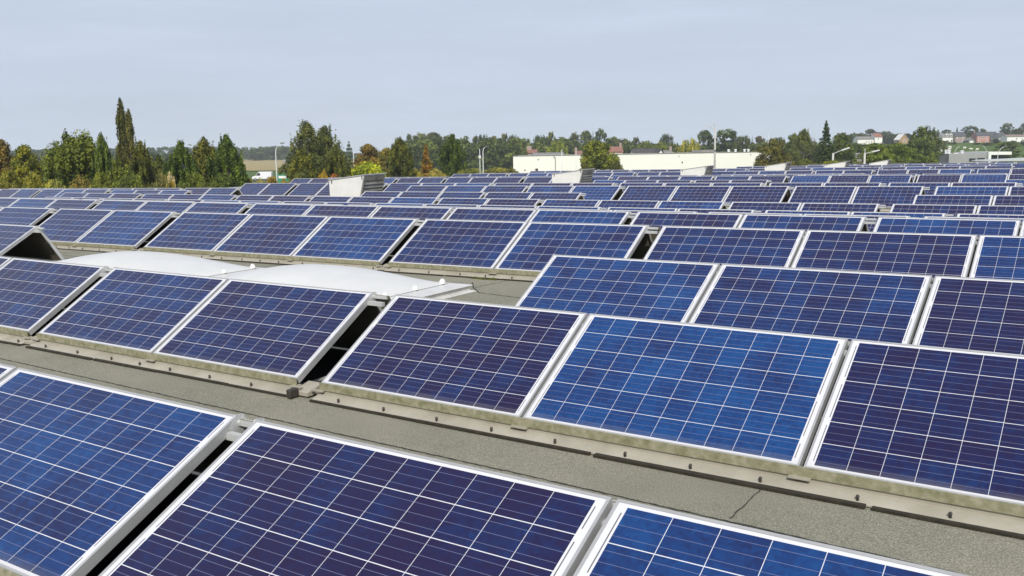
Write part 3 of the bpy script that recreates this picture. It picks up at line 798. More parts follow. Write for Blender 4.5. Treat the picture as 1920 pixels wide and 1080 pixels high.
def hor(u): return 285-0.01396*(u-960)
def tree(key, name, u, top, w, d, color, label, cat='tree', group=None, rot=None, base=None, trunk=True):
    """a tree standing at depth d under pixel column u, top at pixel row top, w pixels wide"""
    cm, tm, H0, R0 = PROTO[key]
    x, y = col_at(u, d); z0 = tz(x, y) if base is None else z_at(u, base, d)
    H = EYE+(hor(u)-top)*d/F_PX - z0; R = w*d/F_PX/2
    rot = rot if rot is not None else random.Random(int(u*7+top)).random()*6.28
    e = empty(name, T(x, y, z0) @ RZ(rot) @ Matrix.Diagonal((R/R0, R/R0, H/H0, 1)), label, cat, group)
    c = bpy.data.objects.new('crown' if cat == 'tree' else 'foliage', cm); COL.objects.link(c); c.parent = e; c.color = (*color, 1)
    if trunk:
        t = bpy.data.objects.new('trunk' if cat == 'tree' else 'stem', tm); COL.objects.link(t); t.parent = e
    return e
# ------------------------------------------------------------------ ground
def ground():
    rad = np.concatenate([[0], np.geomspace(12, 7500, 74)]); na = 168
    V = [(0.0, 0.0, 0.0)]; Fc = []
    for r in rad[1:]:
        a = np.linspace(0, 2*math.pi, na, endpoint=False)
        x, y = r*np.cos(a), r*np.sin(a); z = terrain(x, y)
        V += list(zip(x, y, z))
    for i in range(na): Fc.append([0, 1+i, 1+(i+1) % na])
    for k in range(len(rad)-2):
        for i in range(na):
            a0 = 1+k*na; Fc.append([a0+i, a0+na+i, a0+na+(i+1) % na, a0+(i+1) % na])
    o = mesh_obj('ground', V, Fc, simple('meadow_grass', (.085, .13, .022), .95, 0, 0, .035, 0, .1, color2=(.055, .10, .018), detail=9), None, True)
    tag(o, kind='structure')
ground()
def sheet(name, u0, u1, d0, d1, mat, lift=.06, nu=14, nd_=24):
    V = []; Fc = []
    for j in range(nd_+1):
        d = d0*(d1/d0)**(j/nd_)
        for i in range(nu+1):
            x, y = col_at(u0+(u1-u0)*i/nu, d); V.append((x, y, tz(x, y)+lift))
    for j in range(nd_):
        for i in range(nu): k = j*(nu+1)+i; Fc.append([k, k+1, k+nu+2, k+nu+1])
    o = mesh_obj(name, V, Fc, mat); tag(o, kind='structure')
sheet('stubble_field', 415, 700, 420, 900, simple('stubble', (.36, .28, .13), .95, 0, 0, .03, 0, .1, color2=(.25, .21, .09), detail=8), .3)
sheet('road', -200, 760, 262, 272, simple('asphalt', (.06, .06, .06), .9), .12, 20, 3)
sheet('car_park', -300, 2300, 112, 150, simple('pale_asphalt', (.11, .11, .105), .9), .05, 40, 6)

def ground_depth(u, v):
    ds = np.geomspace(120, 1500, 600)
    for d in ds:
        p = at_px(u, v, d)
        if p.z <= tz(p.x, p.y): return float(d)
    return 900.

# ------------------------------------------------------------------ woods far off that read as one mass
def wood(name, label, trees, leaf, seed, color):
    """trees: list of (x, y, height, radius)"""
    g = np.random.default_rng(seed); cl = []
    for (x, y, h, r) in trees:
        z0 = tz(x, y); t0 = g.normal(.45, .17)
        for k in range(15):
            t = .12+.88*g.random(); a = g.random()*6.283; rr = r*math.sqrt(max(0, 1-((t-.5)/.52)**2))*math.sqrt(g.random())
            s = r*g.uniform(.22, .40)
            cl.append((x+rr*math.cos(a), y+rr*math.sin(a), z0+h*t*.96, s, s, s*.8, 26, np.clip(t0+g.normal()*.1, 0, 1)))
    me = leaf_mesh(name+'_leaves', cl, leaf, seed)
    o = bpy.data.objects.new(name, me); COL.objects.link(o); o.color = (*color, 1)
    tag(o, label, 'wood', None, 'stuff'); return o
rng = random.Random(5)
def skyline(pts, u):
    return float(np.interp(u, [p[0] for p in pts], [p[1] for p in pts]))
left_top = [(-200, 283), (60, 281), (110, 279), (210, 277), (290, 276), (312, 274), (340, 276), (420, 275), (480, 277), (530, 274), (560, 276), (640, 281), (690, 293), (720, 299)]
tl = []
for k in range(250):
    u = rng.uniform(-220, 700); d = rng.choice([880, 930, 1000, 1080]) + rng.uniform(-20, 20)
    x, y = col_at(u, d); top = skyline(left_top, u)+rng.uniform(-.5, 3.0)+(1080-d)*.012
    h = EYE+(hor(u)-top)*d/F_PX-tz(x, y)
    if h > 3: tl.append((x, y, h, rng.uniform(5, 8)))
wood('far_woodland', 'dark blue-green wood along the horizon behind the stubble field', tl, 1.3, 61, (.030, .046, .020))
mid_top = [(725, 285), (745, 270), (760, 262), (790, 256), (840, 258), (900, 260), (950, 258), (1000, 259), (1040, 257), (1100, 258), (1180, 264), (1240, 270), (1300, 270), (1420, 268), (1500, 264), (1600, 268), (1740, 274)]
tl = []
for k in range(230):
    u = rng.uniform(735, 1740); d = rng.uniform(335, 385)
    x, y = col_at(u, d); top = skyline(mid_top, u)+rng.uniform(0, 10)
    h = EYE+(hor(u)-top)*d/F_PX-tz(x, y); tl.append((x, y, h, rng.uniform(3.2, 5)))
wood('near_woodland', 'mixed green wood behind the meadow and the cream walled hall', tl, .62, 62, (.052, .070, .022))
tl = []
for k in range(120):
    u = rng.uniform(-260, 428); d = rng.uniform(420, 520)
    x, y = col_at(u, d); top = 289+rng.uniform(-3, 9); tl.append((x, y, EYE+(hor(u)-top)*d/F_PX-tz(x, y), rng.uniform(4, 6)))
wood('hedgerow_belt', 'green tree belt glimpsed between the left trees, nearer than the horizon wood', tl, .7, 64, (.046, .062, .022))
tl = []
for k in range(46):
    u = rng.uniform(1590, 1990); d = rng.uniform(630, 680)
    x, y = col_at(u, d); top = 252+rng.uniform(-2, 5); tl.append((x, y, EYE+(hor(u)-top)*d/F_PX-tz(x, y), rng.uniform(4, 6)))
wood('hilltop_woodland', 'dark tree belt behind the houses on the hilltop', tl, .9, 63, (.036, .048, .022))

# trees that stand out on the skyline of the wood
SKY = [(752, 263, 38, 0), (768, 251, 24, 3), (790, 249, 44, 2), (815, 248, 46, 0), (838, 254, 38, 2), (868, 258, 34, 1), (900, 252, 34, 4), (926, 255, 30, 0),
       (946, 250, 34, 3), (964, 252, 30, 1), (986, 259, 32, 2), (1012, 253, 34, 4), (1033, 247, 32, 3), (1054, 257, 26, 0), (1077, 248, 26, 2), (1100, 245, 32, 0),
       (1127, 241, 30, 2), (1150, 256, 32, 0), (1170, 259, 28, 4), (1192, 257, 32, 3), (1215, 263, 24, 1)]
PAL = [(.045, .062, .020), (.036, .055, .022), (.062, .078, .026), (.050, .058, .028), (.040, .050, .022)]
for i, (u, top, w, q) in enumerate(SKY):
    tree('far_%d' % q, 'woodland_tree', u, top, w, 395+(i*37) % 45, PAL[i % 5], 'green tree on the skyline of the wood, %s from the left' % NTH[i], group='trees on the skyline of the wood')
tree('far_pine', 'spire_tree', 1112, 247, 9, 430, (.034, .048, .024), 'thin dark spire between the two tallest round trees of the wood')
for (u, top, w, d, k, c, nm, lab) in [
    (1250, 250, 30, 430, 'far_1', (.028, .045, .026), 'dark_tree', 'dark twin-topped tree beyond the dark roofs behind the cream hall'),
    (1236, 266, 44, 300, 'round_near', (.085, .105, .022), 'garden_tree', 'yellow-green garden tree above the dark roofs of the houses'),
    (1262, 267, 32, 290, 'far_4', (.075, .085, .035), 'garden_tree', 'dull olive garden tree beside the weeping willow'),
    (1295, 259, 46, 260, 'willow', (.16, .165, .035), 'weeping_willow', 'pale yellow-green weeping willow behind the cream hall'),
    (1046, 262, 44, 300, 'willow', (.12, .15, .03), 'willow_tree', 'light yellow-green willow above the grey roof behind the cream hall'),
    (1323, 244, 40, 330, 'far_0', (.032, .050, .022), 'broadleaf_tree', 'dark rounded tree just left of the aerial mast'),
    (1362, 242, 62, 330, 'far_2', (.034, .052, .020), 'broadleaf_tree', 'large dark domed tree just right of the aerial mast'),
    (1393, 254, 34, 320, 'far_4', (.048, .062, .030), 'broadleaf_tree', 'grey-green tree on the right flank of the large dark domed tree'),
    (1423, 255, 26, 350, 'far_0', (.050, .048, .036), 'broadleaf_tree', 'dull purplish tree between the domed tree and the olive tree'),
    (1410, 256, 8, 700, 'far_pine', (.06, .075, .07), 'distant_poplar', 'pale distant pointed tree left of the dull purplish tree'),
    (1456, 257, 40, 380, 'far_4', (.050, .066, .026), 'broadleaf_tree', 'green tree peeping over the rounded olive tree'),
    (1482, 266, 16, 250, 'far_0', (.17, .06, .03), 'red_leaved_tree', 'small tree with reddish leaves right of the rounded olive tree'),
    (1507, 241, 56, 175, 'birch', (.070, .085, .040), 'birch_tree', 'grey-green feathery birch left of the tall dark spruce'),
    (1490, 250, 44, 190, 'round_near', (.060, .078, .030), 'broadleaf_tree', 'soft green tree between the olive tree and the feathery birch'),
    (1548, 227, 66, 165, 'spruce', (.026, .046, .016), 'spruce_tree', 'tall dark pointed spruce, the tallest tree on the right'),
    (1578, 249, 44, 190, 'round_near_b', (.045, .065, .022), 'broadleaf_tree', 'dark green tree touching the right side of the spruce'),
    (1602, 268, 50, 215, 'round_near', (.042, .064, .024), 'broadleaf_tree', 'rounded green tree in front of the white hill farm'),
    (1642, 268, 60, 172, 'round_near_b', (.070, .098, .018), 'broadleaf_tree', 'bright green tree below the white farm tower'),
    (1684, 267, 58, 178, 'round_near', (.066, .098, .018), 'broadleaf_tree', 'bright green tree below the timber chalet'),
    (1735, 235, 58, 240, 'far_1', (.058, .078, .024), 'broadleaf_tree', 'tall green tree left of the brick red roof on the hill'),
    (1722, 258, 64, 215, 'round_near', (.054, .076, .022), 'broadleaf_tree', 'broad green tree under the tall tree on the hill slope'),
    (1760, 262, 30, 330, 'far_4', (.066, .076, .036), 'broadleaf_tree', 'greyish bushy tree at the left edge of the grass slope'),
    (1632, 242, 26, 640, 'far_0', (.030, .036, .026), 'dark_tree', 'dark tree on the hilltop right behind the white farm'),
    (1660, 246, 34, 650, 'far_2', (.032, .040, .024), 'dark_tree', 'dark tree on the hilltop between farm tower and chalet'),
    (1690, 250, 40, 650, 'far_4', (.034, .042, .024), 'dark_tree', 'low dark tree on the hilltop behind the timber chalet'),
    (1774, 243, 22, 640, 'far_0', (.040, .050, .034), 'hilltop_tree', 'dark green round tree behind the white house with dormers'),
    (1793, 239, 12, 640, 'far_pine', (.036, .046, .030), 'hilltop_conifer', 'small pointed conifer behind the white house with dormers'),
    (1818, 236, 38, 640, 'far_2', (.036, .050, .028), 'hilltop_tree', 'broad dark tree above the small gabled garage'),
    (1840, 241, 18, 640, 'far_1', (.040, .052, .032), 'hilltop_tree', 'green tree behind the roof of the red house'),
    (1887, 231, 28, 620, 'far_2', (.044, .058, .030), 'hilltop_tree', 'round grey-green tree behind the long white house'),
    (1905, 241, 22, 620, 'far_4', (.036, .048, .026), 'hilltop_tree', 'low dark tree right of the round grey-green hilltop tree'),
    (1919, 230, 22, 620, 'far_1', (.036, .050, .028), 'hilltop_tree', 'dark hilltop tree cut by the right edge of the photo'),
    (1772, 264, 18, 500, 'far_0', (.044, .062, .024), 'garden_bush', 'round green bush below the white house with dormers'),
    (1787, 266, 14, 490, 'far_2', (.048, .060, .024), 'garden_bush', 'green bush below the brick house on the slope'),
    (1831, 268, 16, 480, 'far_4', (.060, .062, .034), 'garden_bush', 'dull bush on the grass below the small garage'),
    (1852, 267, 22, 470, 'far_0', (.058, .070, .036), 'garden_bush', 'grey-green bush below the red house'),
    (1866, 260, 18, 490, 'far_2', (.030, .036, .024), 'garden_bush', 'dark rounded bush in front of the slate roofed houses'),
    (1900, 263, 18, 430, 'far_1', (.050, .058, .034), 'garden_bush', 'bush in front of the long white house'),
    (1888, 265, 46, 330, 'far_0', (.050, .072, .022), 'slope_bush', 'large green bush on the slope behind the white framed showroom'),
    (1868, 280, 24, 310, 'far_2', (.050, .070, .024), 'slope_bush', 'low green bush left of the large slope bush'),
    (1919, 262, 12, 460, 'far_0', (.036, .044, .026), 'garden_bush', 'dark bush at the right edge of the grass slope'),
    ]:
    tree(k, nm, u, top, w, d, c, lab)

# ------------------------------------------------------------------ trees close behind the roof
GRN, OLV, BRN, YEL = (.046, .072, .016), (.092, .090, .022), (.115, .075, .030), (.115, .125, .018)
for (u, top, w, d, k, c, nm, lab) in [
    (6, 262, 60, 74, 'cone', (.088, .070, .026), 'beech_tree', 'brown leaved rounded tree cut by the left edge of the photo'),
    (46, 272, 78, 70, 'cone_b', (.098, .105, .018), 'conical_tree', 'yellow-green conical tree near the left edge'),
    (108, 288, 52, 76, 'round_near_b', (.095, .088, .024), 'bushy_tree', 'yellowish bushy tree on the left flank of the big green tree'),
    (150, 246, 122, 70, 'broad', (.068, .088, .020), 'broad_tree', 'big broad green tree with upright shoots left of the tall poplar'),
    (192, 250, 42, 68, 'column_b', (.046, .068, .018), 'hornbeam_tree', 'dark upright tree on the right flank of the big broad tree'),
    (233, 186, 36, 76, 'poplar', (.050, .056, .022), 'poplar_tree', 'tallest tree, a narrow dark Lombardy poplar'),
    (246, 206, 34, 75, 'poplar', (.056, .060, .024), 'poplar_tree', 'shorter second poplar growing against the tallest poplar'),
    (264, 264, 60, 69, 'column_a', (.062, .070, .018), 'hornbeam_tree', 'green upright tree at the foot of the poplars'),
    (222, 296, 56, 66, 'column_b', (.058, .074, .018), 'hornbeam_tree', 'low leafy green tree left of the foot of the poplars'),
    (297, 290, 44, 72, 'column_b', (.050, .068, .018), 'young_tree', 'small green tree between the poplars and the pampas plumes'),
    (340, 263, 64, 70, 'column_a', GRN, 'hornbeam_tree', 'upright green tree, leftmost of three pointed hornbeams'),
    (383, 258, 66, 72, 'column_b', (.056, .064, .018), 'hornbeam_tree', 'upright olive green tree, middle of three pointed hornbeams'),
    (426, 252, 68, 71, 'column_a', (.042, .068, .016), 'hornbeam_tree', 'upright dark green tree, right one of three pointed hornbeams'),
    (363, 290, 30, 84, 'round_near', (.10, .08, .035), 'bushy_tree', 'brownish bush between the left and middle hornbeams'),
    (403, 296, 30, 78, 'round_near_b', (.058, .072, .02), 'bushy_tree', 'green bush between the middle and right hornbeams'),
    (577, 226, 92, 92, 'birch', (.062, .075, .034), 'birch_tree', 'tall grey-green feathery birch, left of two tops'),
    (610, 235, 92, 94, 'birch', (.058, .072, .032), 'birch_tree', 'grey-green feathery birch, right of two tops'),
    (566, 278, 60, 84, 'column_b', (.070, .080, .020), 'hornbeam_tree', 'green leafy tree in front of the left birch'),
    (630, 270, 52, 88, 'column_a', (.060, .070, .020), 'hornbeam_tree', 'green leafy tree on the right side of the birches'),
    (597, 290, 60, 90, 'round_near', (.046, .060, .022), 'bushy_tree', 'dark bushy growth under the two birches'),
    (655, 265, 30, 240, 'cedar', (.055, .080, .078), 'blue_cedar', 'blue-grey cedar behind a street lamp, beyond the birches'),
    (690, 270, 66, 118, 'cone', (.105, .080, .026), 'beech_tree', 'brown-green conical tree above the bright yellow-green shrub'),
    (706, 286, 18, 300, 'far_0', (.05, .045, .04), 'distant_tree', 'small dull tree right of the brown-green conical tree'),
    (726, 277, 60, 112, 'cone_b', (.115, .105, .030), 'beech_tree', 'yellow-olive tree left of the dark pointed hornbeam'),
    (750, 258, 54, 104, 'column_b', (.056, .066, .018), 'hornbeam_tree', 'dark pointed hornbeam left of the orange larch'),
    (799, 272, 54, 112, 'larch', (.17, .105, .018), 'larch_tree', 'orange autumn conifer, narrow and pointed'),
    (849, 251, 50, 118, 'column_a', (.040, .062, .014), 'hornbeam_tree', 'dark green pointed tree right of the orange conifer'),
    (1118, 264, 74, 138, 'round_near_b', (.076, .094, .018), 'round_tree', 'rounded olive tree standing in front of the cream wall'),
    (1156, 299, 30, 136, 'round_near', (.062, .072, .024), 'small_tree', 'small bushy tree at the right foot of the rounded olive tree'),
    (1096, 303, 26, 134, 'round_near', (.075, .080, .022), 'small_tree', 'low bush at the left foot of the rounded olive tree'),
    (1450, 261, 68, 145, 'round_near', (.072, .074, .024), 'round_tree', 'rounded brownish olive tree at the right end of the cream wall'),
    ]:
    tree(k, nm, u, top, w, d, c, lab)
# low planting seen over the edge of the roof
for (u, top, w, d, k, c, lab) in [
    (14, 318, 60, 62, 'shrub', (.088, .092, .022), 'olive shrub at the left edge of the photo beside the roof'),
    (58, 322, 56, 61, 'shrub_b', (.095, .100, .022), 'yellow-green shrub below the conical tree'),
    (98, 336, 50, 61, 'shrub', (.15, .16, .05), 'pale green low shrub left of the big broad tree'),
    (148, 328, 60, 62, 'shrub_b', (.088, .080, .026), 'brownish shrub below the big broad tree'),
    (186, 322, 50, 62, 'shrub', (.075, .090, .020), 'green shrub below the upright shoots'),
    (240, 320, 70, 62, 'shrub_b', (.060, .078, .018), 'green shrub at the foot of the poplars'),
    (300, 322, 34, 63, 'shrub', (.10, .10, .045), 'greyish shrub left of the pampas plumes'),
    (316, 322, 22, 66, 'shrub_b', (.26, .24, .20), 'cream pampas plumes between the leafy trees'),
    (318, 337, 18, 64, 'shrub', (.15, .12, .012), 'yellow flowering shrub under the pampas plumes'),
    (364, 322, 60, 66, 'shrub', (.060, .078, .018), 'green shrub below the left and middle hornbeams'),
    (412, 324, 60, 67, 'shrub_b', (.042, .060, .016), 'dark shrub below the right hornbeam'),
    (462, 332, 34, 74, 'shrub', (.13, .12, .025), 'yellow shrub left of the white van'),
    (486, 333, 34, 78, 'shrub_b', (.15, .15, .09), 'cream flowering shrub below the white van'),
    (507, 330, 38, 80, 'shrub', (.17, .12, .025), 'rusty yellow shrub left of the curved street lamp'),
    (530, 334, 30, 80, 'shrub_b', (.15, .12, .03), 'low rusty shrub right of the curved street lamp'),
    (560, 322, 50, 82, 'shrub', (.075, .085, .025), 'green shrub below the left birch'),
    (606, 318, 26, 83, 'shrub_b', (.17, .13, .025), 'yellow shrub below the birches'),
    (625, 325, 24, 82, 'shrub', (.19, .075, .025), 'red-brown shrub left of the large smoke vent'),
    (688, 303, 84, 92, 'shrub_b', (.16, .19, .018), 'bright yellow-green shrub behind the large smoke vent'),
    (772, 315, 44, 108, 'shrub', (.15, .14, .035), 'straw coloured shrub between hornbeam and orange conifer'),
    (816, 316, 44, 110, 'shrub_b', (.15, .14, .045), 'straw coloured shrub right of the orange conifer'),
    (866, 318, 40, 116, 'shrub', (.10, .115, .03), 'green shrub right of the dark pointed tree'),
    (932, 313, 60, 168, 'shrub_b', (.13, .13, .035), 'dry olive hedge left of the cream wall'),
    (884, 315, 50, 172, 'shrub', (.115, .13, .03), 'green hedge behind the two lamp posts'),
    (958, 315, 30, 164, 'shrub', (.085, .085, .025), 'dark hedge end touching the cream wall'),
    (1562, 300, 60, 140, 'shrub', (.115, .125, .018), 'yellow-green shrub at the foot of the spruce'),
    (1510, 297, 50, 142, 'shrub_b', (.055, .068, .022), 'dark shrub at the foot of the feathery birch'),
    (1612, 303, 44, 140, 'shrub', (.080, .085, .028), 'olive shrub in front of the small grey roofed house'),
    (1690, 296, 60, 150, 'shrub_b', (.046, .066, .022), 'dark green shrub right of the farthest smoke vent'),
    (1735, 292, 56, 155, 'shrub', (.062, .086, .022), 'green shrub left of the dark grey building'),
    ]:
    tree(k, 'shrub', u, top, w, d, c, lab, 'shrub', None)

# ------------------------------------------------------------------ buildings
M_GLASS = simple('dark_glass', (.02, .024, .03), .12, 0, .1, 2)
M_CREAM = simple('cream_render', (.93, .91, .82), .8, 0, 0, .25, 0, .2, color2=(.90, .88, .78))
M_WHITE = simple('white_render', (.78, .77, .73), .8, 0, .04, .6)
M_SLATE = simple('slate_roof', (.075, .078, .085), .7, 0, .2, 2)
M_DKROOF = simple('dark_tile_roof', (.060, .052, .050), .8, 0, .2, 2)
M_REDTILE = simple('red_tile_roof', (.27, .12, .085), .8, 0, .2, 2)
M_GREYT = simple('grey_roof', (.21, .20, .185), .8, 0, .15, 2)
M_BRICK = simple('brick_wall', (.33, .26, .225), .85, 0, .15, 3)
M_BRICKR = simple('red_painted_wall', (.46, .215, .175), .85, 0, .1, 2)
M_PANEL = simple('grey_panel', (.30, .30, .29), .6, 0, .05, 1)
M_DARKP = simple('anthracite_panel', (.055, .06, .068), .6, 0, .1, 1)
M_TAN = simple('timber_boards', (.36, .24, .13), .8, 0, .15, 3)
M_CONC = simple('concrete_post', (.50, .49, .45), .8, 0, .08, 3)
M_POST = simple('white_post', (.66, .66, .64), .5, .1, .04, 3)

def frame_at(u, v, d, yaw=0): p = at_px(u, v, d); return Matrix.Translation(p) @ RZ(YAW+yaw)
def house(name, label, u0, u1, base, eave, ridge, d, wall, roof, wins=(), door=None, depth=8, gable=False, chimneys=(), dormers=(), down=3.0, cat='house', overhang=.3, ridge_mat=None, frame=None):
    """facade square to the view; wins: (centre fraction, centre height fraction, w px, h px)"""
    s = d/F_PX; W = (u1-u0)*s; He = (base-eave)*s; Hr = (base-ridge)*s
    e = empty(name, frame_at(u0, base, d), label, cat)
    b = MB()
    if not gable:
        b.box(0, W, 0, depth, -down, He)
        for X in (0, W-.2): b.prism([(0, He+.004), (depth, He+.004), (depth/2, Hr-.12)], X, X+.2)
    else:
        b.box(0, W, 0, depth, -down, He); b.prism_y([(0, He+.004), (W, He+.004), (W/2, Hr-.12)], 0, .25)
    wo = b.build('wall', wall, e)
    b = MB(); t = .16
    if not gable:
        b.prism([(-overhang, He-.05), (depth/2, Hr), (depth+overhang, He-.05), (depth+overhang, He-.05-t), (depth/2, Hr-t), (-overhang, He-.05-t)], -.15, W+.15)
    else:
        b.prism_y([(-overhang, He-.1), (W/2, Hr), (W+overhang, He-.1), (W+overhang, He-.1-t), (W/2, Hr-t), (-overhang, He-.1-t)], -.35, depth)
    ro = b.build('roof', roof, e)
    for cx in chimneys: MB().box(W*cx-.35, W*cx+.35, depth*.5-.35, depth*.5+.35, Hr-.6, Hr+1.1).build('chimney', M_BRICK, ro)
    for cx in dormers:
        x = W*cx; zc = He+(Hr-He)*.38
        b = MB(); b.box(x-.55, x+.55, .3, 2.4, zc-.5, zc+.6); b.prism_y([(x-.7, zc+.62), (x+.7, zc+.62), (x, zc+1.2)], .15, 2.4)
        dm = b.build('dormer', wall, ro); MB().box(x-.3, x+.3, .27, .295, zc-.3, zc+.45).build('window', M_GLASS, dm)
    for (fx, fy, w, h) in wins:
        x, z = W*fx, He*fy; w, h = w*s/2, h*s/2; fw = .2 if d > 400 else .08
        fr = MB().box(x-w-fw, x+w+fw, -.045, -.003, z-h-fw, z+h+fw).build('window', M_WHITE if frame is None else frame, e)
        MB().box(x-w, x+w, -.06, -.047, z-h, z+h).build('pane', M_GLASS, fr)
    if door:
        fx, w, h, m = door; x = W*fx; w *= s/2; h *= s
        MB().box(x-w, x+w, -.05, -.003, 0, h).build('door', m, e)
    return e
# the long cream hall
def cream_hall():
    pA, pB = Vector((*col_at(962, 165), 0)), Vector((*col_at(1446, 202), 0))
    ln = (pB-pA).length; ang = math.atan2(pB.y-pA.y, pB.x-pA.x)
    e = empty('cream_hall', T(*pA) @ RZ(ang), 'long windowless cream walled hall beyond the solar roof', 'building')
    Hh = 6.27; depth = 34; sk = depth*math.tan(ang-YAW)+1.5   # the end wall runs back along the line of sight
    b = MB(); b.add([(0, 0, -1), (ln, 0, -1), (ln+sk, depth, -1), (sk, depth, -1), (0, 0, Hh), (ln, 0, Hh), (ln+sk, depth, Hh), (sk, depth, Hh)],
                    [[0, 1, 5, 4], [1, 2, 6, 5], [2, 3, 7, 6], [3, 0, 4, 7], [4, 5, 6, 7], [3, 2, 1, 0]]); b.build('wall', M_CREAM, e)
    b = MB(); b.box(-.08, ln+.08, -.08, .25, Hh+.002, Hh+.12); b.build('coping', M_GREYT, e)
    inv = (T(*pA) @ RZ(ang)).inverted()
    def loc(u, v):                                       # pixel onto the front wall
        o = inv @ CAM; dr = inv.to_3x3() @ Vector(px_dir(u, v)); t = -o.y/dr.y; q = o+dr*t; return q.x, q.z
    for u, v0, v1 in ((1040.5, 296, 340), (1182, 292, 340), (1362, 288, 330)):
        x, z = loc(u, v0); 
        if u < 1100: MB().tube([(x, -.12, -.5), (x, -.12, z), (x-.35, -.12, z+.25)], .07, 6).build('downpipe', M_GREYT, e)
        else: MB().box(x-.02, x+.02, -.012, -.003, 0, Hh-.1).build('wall_joint', M_WHITE, e)
    for u, v, r in ((1279, 304.5, .17), (984, 319, .13), (1009, 299, .11), (1273, 293, .1), (1407, 290, .12)):
        x, z = loc(u, v); MB().tube([(x, -.06, z), (x, -.003, z)], r, 10).build('vent_hole', M_DARKP, e)
    x, z = loc(1003, 319)  # dark satellite dish on a bent wall arm, gives no light
    b = MB(); b.tube([(x, -.45, z-.35), (x, -.3, z), (x+.1, -.003, z+.1)], .04, 6)
    b.add([(x-.35, -.5, z+.25), (x+.3, -.42, z+.3), (x+.35, -.5, z-.1), (x-.05, -.62, z-.35)], [[0, 1, 2, 3]]); b.add([(x-.33, -.47, z+.25), (x+.3, -.39, z+.3), (x+.35, -.47, z-.1), (x-.05, -.59, z-.35)], [[3, 2, 1, 0]])
    b.build('wall_dish', M_STEEL, e)
    for u in (1380, 1393, 1410, 1417):                   # small cowls on its roof
        x, z = loc(u, 282); MB().tube([(x, 2, Hh), (x, 2, Hh+.45)], .22, 8).dome((x, 2, Hh+.45), .34, .34, .22).build('roof_cowl', M_POST, e)
    p0, p1 = inv @ at_px(1317, 284, 197), inv @ at_px(1354, 284, 197)
    MB().box(p0.x, p1.x, max(1, p0.y), max(1, p0.y)+3, Hh+.01, Hh+.62).build('roof_plant', M_GREYT, e)
cream_hall()
house('brick_cottage', 'small orange-brown gabled house at the left above the cream hall', 990, 1007, 296, 286, 280.5, 285, M_BRICK, M_REDTILE, chimneys=(.05, .3))
house('long_shed', 'long low dark grey roof behind the cream hall', 1000, 1058, 298, 291, 286.5, 262, M_GREYT, M_GREYT, cat='shed', depth=12)
house('red_roofed_house', 'salmon house with bright red tiled roof right of the rounded olive tree', 1142, 1168, 294, 284, 275, 300, simple('salmon_render', (.58, .36, .25), .8), M_REDTILE, chimneys=(.92,), wins=((.55, .5, 2.4, 2.6),))
house('red_roofed_house', 'small red roofed house left of the rounded olive tree', 1079, 1092, 296, 288, 283, 300, M_BRICK, M_REDTILE, chimneys=(.2,))
house('dark_roofed_house', 'house with broad dark roof and white gable edge behind the cream hall', 1188, 1240, 296, 289, 279, 275, M_WHITE, M_DKROOF)
house('dark_roofed_house', 'little grey roofed house with one chimney behind the cream hall', 1247, 1262, 294, 287, 282, 275, M_GREYT, M_GREYT, chimneys=(.95,))
house('white_gable_house', 'narrow white pointed gable next to the broad dark roof', 1235, 1243, 296, 288, 279, 268, M_WHITE, M_DKROOF, gable=True)
house('field_barn', 'grey barn at the edge of the wood behind the stubble field', 531, 552, 308, 303, 299, 790, M_GREYT, M_GREYT, cat='barn', depth=10)
house('small_grey_house', 'small grey roofed house among the bushes behind the smoke vents', 1597, 1621, 306, 294.5, 287, 205, simple('stone_wall', (.26, .24, .21), .9), M_GREYT, wins=((.35, .35, 3, 3.6),), depth=7)
# village on the hill
house('hill_farm', 'long white farmhouse with grey roof on the hill', 1608, 1640, 271, 261, 256, 575, M_WHITE, M_GREYT, wins=((.5, .45, 1.6, 2.4), (.66, .45, 1.6, 2.4), (.82, .45, 1.6, 2.4)))
house('farm_tower', 'taller white house with red roof beside the long white farm', 1640, 1654, 271, 256.8, 250, 573, M_WHITE, M_REDTILE, wins=((.45, .72, 1.6, 2.6),))
house('timber_chalet', 'tan gabled chalet with white bargeboards on the hill', 1686, 1703, 268, 262, 251, 560, M_TAN, M_WHITE, gable=True, wins=((.6, .6, 3, 2.6),))
house('brick_cottage', 'brick red roofed cottage half hidden by the tall green tree', 1741, 1749, 264, 254, 246.5, 585, M_BRICK, M_REDTILE, chimneys=(.8,))
house('slate_roofed_house', 'dull house with large dark slate roof left of the dormered house', 1748, 1764.5, 266, 255, 246, 580, simple('olive_wall', (.24, .23, .17), .9), M_SLATE, wins=((.9, .55, 1.2, 2),))
house('dormered_house', 'white house with grey roof and two white dormers', 1767, 1791, 267.5, 257, 250.5, 575, M_WHITE, M_GREYT, wins=((.38, .3, 2, 3), (.72, .28, 2.2, 4)), dormers=(.4, .72))
house('brick_house', 'pinkish brick house with plain dark roof right of the dormered house', 1791, 1810, 268, 255.5, 247.5, 572, M_BRICK, M_SLATE, wins=((.2, .78, 1.6, 1.8), (.75, .78, 1.6, 1.8), (.75, .25, 1.6, 2.6)))
house('gabled_garage', 'tiny pale gabled garage with white door between brick and red houses', 1816, 1827, 268.5, 263, 258, 565, M_GREYT, M_GREYT, gable=True, door=(.5, 7, 4.2, M_WHITE), cat='garage', depth=6)
house('red_house', 'red painted house with white framed windows on the hill', 1831, 1855, 268, 254.5, 248, 572, M_BRICKR, M_SLATE, wins=((.2, .72, 1.8, 2.8), (.5, .70, 2.2, 3.4), (.8, .72, 1.8, 2.8), (.22, .22, 1.8, 3), (.78, .22, 1.8, 3)), chimneys=(.02, .98))
house('slate_roofed_house', 'grey house with steep dark roof right of the red house', 1857, 1872, 268, 257, 247, 580, M_GREYT, M_SLATE, wins=((.5, .5, 2, 2.4),))
